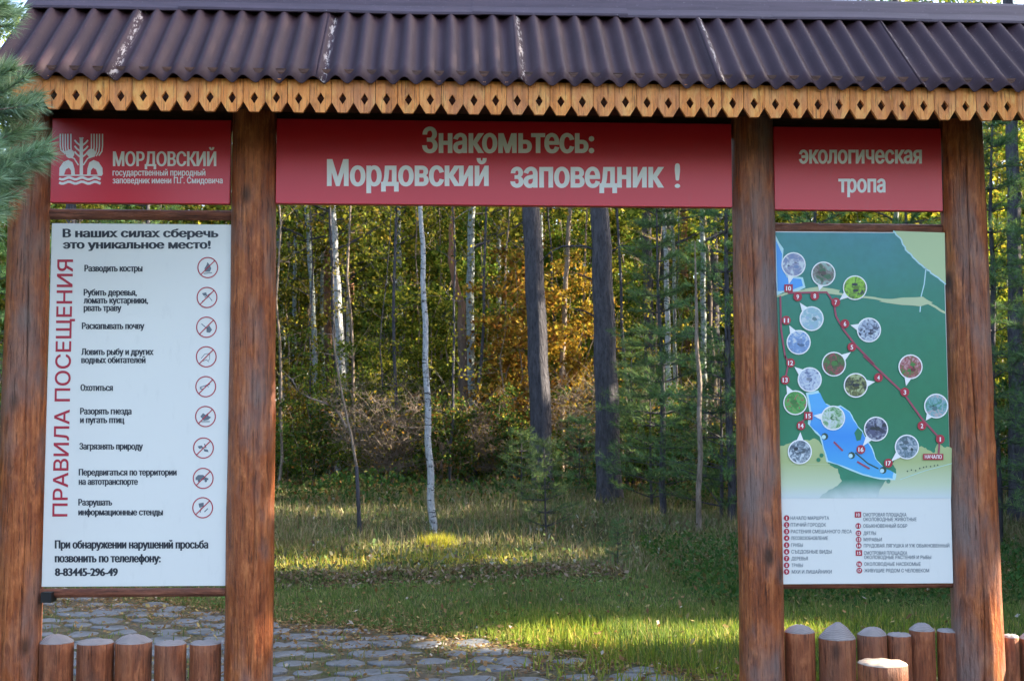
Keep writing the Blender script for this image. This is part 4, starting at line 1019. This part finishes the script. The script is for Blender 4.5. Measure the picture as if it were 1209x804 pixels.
forest_tree('pine_tree', 'dark thick pine trunk at the right edge beyond the gate', 'tree', [(1201, 640), (1200, 430), (1197, 250), (1194, 140)], 20, 14, 19, 'bark_pine', 18, CR_P[1])
forest_tree('birch_tree', 'thin pale trunk seen above the map board rail', 'tree', [(1062, 560), (1060, 400), (1058, 265)], 8, 6, 27, 'bark_dim', 13, CR_B[0])
# arching sapling
e = empty('arching_sapling', on_ground(425, 628)); tag(e, 'leafless dark sapling forking into two pale arching stems', 'sapling')
dd = e.location.y+CAMD; q = lambda pts: [on_plane(x, y, dd-CAMD)-e.location for x, y in pts]
P = q([(425, 630), (423, 590), (421, 550)]); P[0].z = -.1; m = MB(); m.tube(P, [.034, .030, .026], 8); m.build('trunk', M['twig_dark'], e, True)
for pts, w in (([(421, 552), (415, 515), (409, 490), (402, 455), (396, 420), (393, 395)], 2.2), ([(409, 505), (400, 488), (385, 476), (366, 470), (352, 462), (345, 448)], 2.0)):
    m = MB(); P = q(pts); m.tube(P, [(.024-.014*i/(len(P)-1)) for i in range(len(P))], 6)
    for p_ in P[2:]:
        for _ in range(3): z = Vector((random.uniform(-.35, .35), random.uniform(-.2, .2), random.uniform(-.05, .25))); m.tube([p_, p_+z*.6+Vector((0, 0, .02)), p_+z], [.006, .004, .002], 3, cap=False)
    m.build('stem', M['twig'], e, True)
# thin dead twigs reaching from the pines
for (label, pts) in (('dead grey branchy stem leaning across between the two thick pines', [(636, 310), (650, 298), (664, 291), (690, 290), (706, 295)]),):
    pass
for pts in ([(710, 297), (690, 290), (664, 291), (650, 298), (636, 312)], [(709, 333), (690, 326), (673, 321)], [(711, 378), (692, 368), (674, 364)], [(714, 300), (735, 290), (760, 294)], [(714, 420), (728, 412), (742, 414)]):
    m = MB(); P = [on_plane(x, y, 21.5-CAMD)-thick.location for x, y in pts]; P = [p_+Vector((0, -.25*i/len(P)+.1, 0)) for i, p_ in enumerate(P)]
    m.tube(P, [.022*(1-.75*i/(len(P)-1)) for i in range(len(P))], 5); m.build('dead_branch', M['twig_dark'], thick, True)
# understory prototypes
GOLD = [(.36, .24, .04), (.44, .34, .06), (.24, .13, .035), (.20, .21, .045)]
OLIVE = [(.10, .17, .03), (.16, .23, .04), (.05, .09, .02), (.26, .24, .04)]
BU = [bush_meshes(4.6, 2.0, 6, 5200, .034, YG, [.4, .3, .15, .15], M['twig'], 21), bush_meshes(6.2, 1.9, 4, 6200, .036, YG, [.35, .3, .2, .15], M['twig'], 22),
      bush_meshes(3.6, 2.2, 7, 5200, .036, OLIVE, [.4, .3, .2, .1], M['twig'], 23), bush_meshes(7.5, 2.0, 3, 7000, .038, OLIVE, [.35, .35, .1, .2], M['twig'], 24)]
BG = bush_meshes(4.6, 2.1, 6, 6500, .042, GOLD, [.4, .25, .2, .15], M['twig'], 25)
BB = bush_meshes(2.3, 1.7, 12, 900, .026, GOLD, [.3, .1, .4, .2], M['twig'], 26, bare=3)
used = {}
LAND = [(-999, 'left of the first gate post'), (20, 'behind the left edge of the rules board'), (90, 'behind the left half of the rules board'), (165, 'behind the right half of the rules board'), (262, 'behind the second gate post'),
        (328, 'just right of the second gate post'), (352, 'left of the leaning thin birch'), (380, 'by the forked pale birch'), (405, 'above the arching sapling'), (430, 'right of the arching sapling'), (455, 'around the faint pale birch'), (480, 'left of the slim white birch'),
        (503, 'right of the slim white birch'), (528, 'beside the crooked pine'), (560, 'right of the spotted birch'), (590, 'left of the left thick pine'), (620, 'behind the left thick pine'), (645, 'right of the left thick pine'), (670, 'between the two thick pines'), (695, 'behind the thickest pine'),
        (730, 'right of the thickest pine'), (765, 'behind the soft young pines'), (800, 'left of the grey birch by the third post'), (830, 'at the right end of the opening'), (868, 'behind the third gate post'), (915, 'behind the left edge of the trail map'), (960, 'behind the left half of the trail map'),
        (1015, 'behind the middle of the trail map'), (1065, 'behind the right half of the trail map'), (1115, 'behind the last gate post'), (1165, 'just right of the last gate post'), (1200, 'beyond the right edge trunk'), (1260, 'outside the view on the right')]
def where(px):
    w = LAND[0][1]
    for a, t in LAND:
        if px >= a: w = t
    return w
def place(kind, meshes, names, label, cat, X, Y, s=1.0, group=None, rz=None):
    e = empty(kind, (X, Y, gz(X, Y)), random.uniform(0, 6.28) if rz is None else rz); tag(e, label, cat, group); e.scale = (s, s, s*random.uniform(.92, 1.08))
    for nm, me in zip(names, meshes):
        if me is not None:
            o = mobj(nm, me, e)
            if nm in ('branches', 'limbs', 'foliage', 'needles'): o['kind'] = 'stuff'
    return e
BN = ('stem', 'foliage'); PN = ('trunk', 'branches', 'needles')
def pxy(px, dist): p = on_plane(px, 450, dist-CAMD); return p.x, p.y
place('golden_bush', BG, BN, 'golden brown leafy bush left of the left thick pine', 'bush', *pxy(603, 25.8), 1.08)
place('golden_bush', BG, BN, 'orange leafed bush glimpsed between the two thick pines', 'bush', *pxy(664, 27.5), 1.0)
place('golden_bush', BG, BN, 'small yellowing bush low at the left side of the opening', 'bush', *pxy(345, 27), .42)
GB = 'leafy bushes along the forest edge'
random.seed(5)
i = 0
for px, d, k, s in ((350, 30, 1, 1), (385, 27, 2, .8), (425, 30, 0, 1.1), (447, 27.5, 0, .75), (480, 30, 1, 1), (520, 29, 1, .95), (540, 31, 3, 1), (585, 31, 3, 1.05), (625, 32, 1, 1.1), (655, 33, 3, 1.1), (690, 31, 2, 1.1), (740, 31, 1, 1), (770, 33, 3, 1.05),
                    (815, 30, 1, 1), (850, 31, 3, 1), (300, 30, 3, 1), (250, 29, 1, 1), (180, 31, 3, 1.1), (110, 30, 1, 1.1), (40, 29, 3, 1.1), (-30, 28, 1, 1.1), (900, 30, 3, 1.1), (950, 31, 1, 1.1), (1010, 30, 3, 1.2), (1080, 29, 1, 1.2), (1140, 31, 3, 1.2), (1185, 27, 1, 1.1), (1240, 28, 3, 1.1), (1300, 27, 1, 1.1), (-100, 27, 3, 1.1)):
    x, y = pxy(px, d); place('leafy_bush', BU[k], BN, 'yellow green leafy bush '+where(px), 'bush', x, y, s, GB)
GF = 'taller leafy trees deeper in the forest'
for r_, (d, step) in enumerate(((36, 62), (41, 56), (47, 50))):
    px = -110+r_*20
    while px < 1320:
        k = random.choice((1, 3)); x, y = pxy(px+random.uniform(-18, 18), d+random.uniform(-2, 2)); place('leafy_tree', BU[k], BN, ('slender', 'deeper slender', 'farthest slender')[r_]+' leafy tree '+where(px), 'tree', x, y, random.uniform(1.35, 1.9)*(1+.1*r_), GF); px += step
GT = 'leafless twiggy bushes at the forest edge'
for px in (452, 590, 690, 790):
    x, y = pxy(px+random.uniform(-8, 8), 24.6+random.uniform(0, 2.2)); place('twiggy_bush', BB, BN, 'brown leafless twiggy bush '+where(px), 'bush', x, y, random.uniform(.8, 1.15), GT)
LS = [bush_meshes(1.5, 1.1, 8, 2600, .03, OLIVE, [.35, .3, .2, .15], M['twig'], 41, .05), bush_meshes(2.2, 1.2, 7, 3200, .032, [(.05, .10, .03), (.08, .13, .03), (.20, .20, .04), (.22, .12, .04)], [.4, .3, .15, .15], M['twig'], 42, .05)]
for i, px in enumerate((340, 372, 410, 452, 492, 535, 580, 612, 655, 700, 748, 790, 835, 925, 975, 1030, 1085, 1150, 1195)):
    x, y = pxy(px+random.uniform(-10, 10), 23.6+random.uniform(0, 2.5)); place('low_bush', LS[i % 2], BN, 'low dark green leafy bush '+where(px), 'bush', x, y, random.uniform(.7, 1.15), 'low bushes in front of the forest')
def sapling_meshes(H, r, seed):
    random.seed(seed); m = MB(); b = MB(); P = wiggle((0, 0, -.1), (random.uniform(-.4, .4), 0, H), 12, .12); m.tube(P, [r*(1-.7*k/11) for k in range(12)], 6)
    for j in range(2, 11):
        for _ in range(3):
            a = random.uniform(0, 6.28); L = random.uniform(.3, 1.0); q = P[j]+Vector((math.cos(a)*L, math.sin(a)*L, random.uniform(.1, .8)*L)); Q = wiggle(P[j], q, 5, .35); b.tube(Q, [.009, .007, .005, .004, .002], 3, cap=False)
            for _k in range(3): c = random.choice(Q[2:]); b.tube([c, c+Vector((random.uniform(-.25, .25), random.uniform(-.25, .25), random.uniform(0, .3)))], [.004, .002], 3, cap=False)
    T = np.array(b.V[::7]); n = 500; I = RNG.integers(0, len(T), n); v, f, c = leaf_quads(T[I]+RNG.normal(0, .09, (n, 3)), .036, pick(YG, [.4, .2, .35, .05], n))
    tm = M['twig' if seed % 3 == 0 else 'twig_dark']
    return m.mesh('trunk', tm, True), b.mesh('branches', tm, True), make_mesh('foliage', v, f, M['leaf'], col=c, uniform=True)
SP = [sapling_meshes(8.5, .035, 51), sapling_meshes(7.5, .028, 52), sapling_meshes(9.5, .045, 53)]
for i in range(19):
    px = 330+i*29+random.uniform(-5, 5); x, y = pxy(px, random.uniform(24, 30)); place('thin_sapling', SP[i % 3], ('trunk', 'branches', 'foliage'), ('thin', 'very thin', 'tall thin')[i % 3]+' half bare sapling '+where(px), 'sapling', x, y, random.uniform(.85, 1.15), 'thin saplings among the trunks')
# young pines and spruces
YP = [young_pine_meshes(5.4, 1.15, 31), young_pine_meshes(6.4, 1.35, 32, .1), young_pine_meshes(1.7, .55, 33, .15, .6)]
place('young_pine', YP[0], PN, 'soft blue green young pine just right of the thickest pine', 'young pine', *pxy(783, 19.5), .95)
place('young_pine', YP[1], PN, 'young pine filling the gap beside the third gate post', 'young pine', *pxy(862, 18.5), .95)
place('young_pine', YP[0], PN, 'young pine whose needles cross in front of the thickest pine', 'young pine', *pxy(745, 24.5), .62)
place('young_pine', YP[1], PN, 'young pine seen over the map board', 'young pine', *pxy(960, 18.5), 1.0)
place('young_pine', YP[0], PN, 'young pine seen above the right end of the map board', 'young pine', *pxy(1075, 19.5), 1.1)
place('young_pine', YP[1], PN, 'dense young pine just right of the last gate post', 'young pine', *pxy(1172, 16.5), .98)
place('young_pine', YP[0], PN, 'dense young pine at the right edge of the view', 'young pine', *pxy(1245, 15), 1.0)
place('young_pine', YP[1], PN, 'young pine behind the left header sign', 'young pine', *pxy(165, 20), 1.05)
place('young_pine', YP[0], PN, 'young pine behind the left gate post', 'young pine', *pxy(30, 18), 1.1)
place('pine_seedling', YP[2], PN, 'thin bluish pine seedling in front of the left thick pine', 'seedling', *pxy(644, 17.5), .75)
place('pine_seedling', YP[2], PN, 'green pine seedling at the left foot of the left thick pine', 'seedling', *pxy(616, 21), .75)
place('pine_seedling', YP[2], PN, 'green pine seedling between the feet of the thick pines', 'seedling', *pxy(684, 22.5), .85)
place('pine_seedling', YP[2], PN, 'tiny bright pine seedling in the meadow below the thick pine', 'seedling', *pxy(728, 14.3), .28)
place('pine_seedling', YP[2], PN, 'pine seedling right of the thickest pine foot', 'seedling', *pxy(768, 20.5), 1.3)
place('pine_seedling', YP[2], PN, 'pine seedling beside the third gate post', 'seedling', *pxy(850, 19), 1.5)
# yellow tuft at the birch foot
X = RNG.normal(0, .11, 900); Y = RNG.normal(0, .09, 900); g0 = on_ground(517, 650); 
o = emit('yellow_grass_tuft', [blades(X+g0.x, Y+g0.y, RNG.uniform(.12, .28, 900), .008, .6, palette(900, [(.35, .36, .05), (.42, .36, .07)], [.6, .4]))], M['grass'], 'bright yellow green grass tuft at the foot of the white birch', 'grass')
# more trunks deeper in
random.seed(77)
GD = 'far trunks inside the forest'
pt = {}
def far_trunk(kind, mat, r, H, bend):
    P = [Vector((bend*math.sin(i*.35), 0, H*i/12)) for i in range(13)]; P[0].z = -.3
    return trunk_mesh(P, [r*(1-.7*i/12) for i in range(13)], M[mat], 8)
FT = [('pine_tree', (far_trunk('p', 'bark_pine', .17, 20, .15),)+CR_P[0], 'straight grey pine trunk in the forest'), ('birch_tree', (far_trunk('b', 'bark_birch', .08, 14, .25),)+CR_B[0], 'thin white birch trunk in the forest'),
      ('birch_tree', (far_trunk('b', 'bark_dim', .07, 14, -.3),)+CR_B[1], 'thin mossy birch trunk in the forest'), ('pine_tree', (far_trunk('p', 'bark_pine_orange', .13, 18, -.1),)+CR_P[1], 'orange topped pine trunk in the forest')]
for i in range(100):
    d = random.uniform(29, 62); px = random.uniform(-150, 1360); x, y = pxy(px, d); k = random.choice((0, 1, 1, 2, 2, 3)); nm, ms, lb = FT[k]
    place(nm, ms, ('trunk', 'limbs', 'crown'), lb+' '+where(px), 'tree', x, y, random.uniform(.8, 1.15), GD)
# ---------------------------------------------------------------- forest masses nobody could count
def mass(name, label, boxes, n, s, cols, p, cull=None, trunks=0, ymin=None):
    V = []; F = []; C = []; b = 0
    Ps = []
    tot = sum((b_[1]-b_[0])*(b_[3]-b_[2])*(b_[5]-b_[4]) for b_ in boxes)
    for b_ in boxes:
        k = int(n*(b_[1]-b_[0])*(b_[3]-b_[2])*(b_[5]-b_[4])/tot); nc = max(k//28, 1)
        cc = np.stack([RNG.uniform(b_[0], b_[1], nc), RNG.uniform(b_[2], b_[3], nc), RNG.uniform(b_[4], b_[5], nc)], 1)
        P = cc[RNG.integers(0, nc, k)]+RNG.normal(0, 1, (k, 3))*[.55, .55, .4]; P[:, 2] = np.maximum(P[:, 2], ground_z(P[:, 0], P[:, 1])+.05); Ps.append(P)
    P = np.concatenate(Ps)
    if cull is not None: P = P[~cull(P)]
    n = len(P); v, f, c = leaf_quads(P, RNG.uniform(.6, 1.3, n)*s, pick(cols, p, n, .4))
    o = mobj(name, make_mesh(name, v, f, M['leaf'], col=c, uniform=True)); tag(o, label, 'forest', kind='stuff'); return o
mass('far_forest', 'dense far wood closing the view behind all the trunks', [(-60, 62, 54, 72, 0, 17), (-60, 62, 54, 60, 0, 9)], 230000, .20, [(.045, .065, .02), (.10, .12, .03), (.025, .04, .015), (.2, .18, .04)], [.4, .25, .25, .1])
# unseen wood added to shade the clearing; gaps cut where sun should fall
S3 = np.array(SUNV)
def beam(p, r): return (np.array(p, float), r)
BEAMS = []
def lit(px, py, r, z=None, Y=None):
    p = on_ground(px, py) if Y is None else on_plane(px, py, Y); BEAMS.append(beam(tuple(p), r))
for (px, r) in ((640, .22), (680, .27), (725, .30), (770, .30), (815, .27)): lit(px, 757, r+.2)
for px in (440, 475, 515, 580, 620, 660): lit(px+random.uniform(-12, 12), 655+random.uniform(-9, 9), .3)
lit(345, 672, .25); lit(390, 664, .25)
lit(1180, 730, .26, Y=0); lit(1182, 790, .22, Y=0); lit(924, 735, .10, Y=0); lit(50, 735, .10, Y=0); lit(1042, 784, .12, Y=-.6); lit(1100, 735, .12, Y=0)
rr_ = random.Random(99)
for i in range(150):
    dd_ = rr_.uniform(23.5, 31); pp = on_plane(rr_.uniform(300, 900), rr_.uniform(240, 575), dd_-CAMD); BEAMS.append(beam(tuple(pp), rr_.uniform(.15, .5)))
for i in range(40):
    dd_ = rr_.uniform(17, 21); pp = on_plane(rr_.uniform(740, 900), rr_.uniform(260, 560), dd_-CAMD); BEAMS.append(beam(tuple(pp), rr_.uniform(.08, .25)))
for i in range(16):
    pp = on_ground(rr_.uniform(330, 880), rr_.uniform(580, 640)); BEAMS.append(beam(tuple(pp), rr_.uniform(.06, .18)))
BP = np.array([b[0] for b in BEAMS]); BR = np.array([b[1] for b in BEAMS])
def in_beam(P, extra=.09):
    out = np.zeros(len(P), bool)
    for b, r in zip(BP, BR):
        D = P-b; t = D@S3; q = D-t[:, None]*S3; out |= (np.linalg.norm(q, axis=1) < r+extra) & (t > 0)
    return out
mass('shade_wood_right', 'added unseen wood shading the clearing from the right, gaps cut for sunlight', [(14, 24, -14, 20.5, .3, 15)], 105000, .23, [(.07, .10, .03), (.13, .14, .03), (.04, .07, .02)], [.45, .25, .3], in_beam)
random.seed(8)
for i in range(12):
    x = random.uniform(15, 23); y = -10+i*2.6; k = i % 2
    place('pine_tree', FT[0][1][:1], ('trunk',), 'straight pine trunk in the wood right of the clearing', 'tree', x, y, 1, 'pine trunks right of the clearing')
mass('shade_wood_left', 'added unseen wood blocking light from the left of the clearing', [(-22, -13, -12, 18, .1, 12)], 45000, .24, [(.05, .09, .03), (.10, .12, .03), (.04, .06, .02)], [.45, .3, .25])  # added out of view to darken the left sides of the posts
mass('shade_wood_rear', 'added unseen wood behind the viewer blocking low sky light', [(-40, 13, -60, -50, 0, 7)], 14000, .42, [(.05, .08, .03), (.09, .11, .03)], [.6, .4])  # added out of view so the signs darken towards the top
# ---------------------------------------------------------------- pine bough close by at the upper left
random.seed(12)
e = empty('foreground_pine', (-2.95, -1.05, 0)); tag(e, 'close blue green pine reaching in at the upper left corner', 'tree')
m = MB(); m.tube([(0, 0, -.2), (.02, 0, 1.5), (-.03, 0, 3), (0, .02, 5.5)], [.11, .10, .085, .05], 14); m.build('trunk', M['bark_pine'], e, True)
def shoot(b, tips, p, q_, r0, L=.095, n=210):
    Q = wiggle(p, q_, 6, .08); b.tube(Q, [r0*(1-.6*i/5) for i in range(6)], 5)
    Qa = np.array([tuple(v) for v in Q]); t = 1-min(.17/max((Vector(q_)-Vector(p)).length, .18), .9)*RNG.uniform(0, 1, n)**1.2*1.0; idx = np.clip((t*5).astype(int), 0, 4); fr = (t*5-idx)[:, None]
    P = Qa[idx]*(1-fr)+Qa[idx+1]*fr; d = (Qa[-1]-Qa[-2]); d /= np.linalg.norm(d); R = RNG.normal(0, 1, (n, 3)); R -= (R@d)[:, None]*d; R /= np.linalg.norm(R, axis=1)[:, None]
    ang = RNG.uniform(.25, 1.25, n)[:, None]*(1.05-.35*t[:, None]); D = d*np.cos(ang)+R*np.sin(ang); D[:, 2] -= .08
    tips.append((P, D, RNG.uniform(.75, 1.1, n)*L))
def cp(px, py, Y): v = on_plane(px, py, Y)-e.location; return v
BR_ = [((-130, 60), (-30, 25), -1.05, [(15, -8), (22, 14), (12, 32), (-5, 40), (5, 5)]), ((-150, 170), (-25, 128), -1.1, [(28, 92), (42, 112), (30, 130), (8, 78), (10, 125), (-8, 100), (38, 122)]),
       ((-140, 220), (-20, 205), -1.0, [(28, 150), (60, 182), (44, 196), (18, 190), (6, 168), (52, 170), (35, 178)]), ((-150, 260), (-40, 250), -1.05, [(12, 232), (22, 215), (4, 250), (26, 205), (-5, 235)])]
for (a, b_, Y, ends) in BR_:
    b = MB(); tips = []; A = cp(*a, Y); A = Vector((0, 0, A.z)); B = cp(*b_, Y); Q = wiggle(A, B, 6, .05); b.tube(Q, [.02, .018, .015, .012, .01, .008], 6)
    for (x, y) in ends+[(x+random.uniform(-22, 8), y+random.uniform(-16, 16)) for x, y in ends]+[(x+random.uniform(-34, -6), y+random.uniform(-22, 22)) for x, y in ends]: shoot(b, tips, random.choice(Q[3:]), cp(x, y, Y+random.uniform(-.15, .15)), .007)
    for _ in range(4):
        s_ = random.choice(Q[1:4]); shoot(b, tips, s_, s_+Vector((random.uniform(.0, .2), random.uniform(-.2, .2), random.uniform(-.05, .2))), .006)
    br = b.build('branch', M['twig'], e, True)
    P = np.concatenate([t[0] for t in tips]); D = np.concatenate([t[1] for t in tips]); L = np.concatenate([t[2] for t in tips])
    D /= np.linalg.norm(D, axis=1)[:, None]
    v, f, c = needle_tris(P, D, L, .0019, pick([(.27, .42, .27), (.38, .54, .38), (.17, .30, .18)], [.4, .3, .3], len(P), .25))
    mobj('needles', make_mesh('needles', v, f, M['needle'], col=c, uniform=True), br)
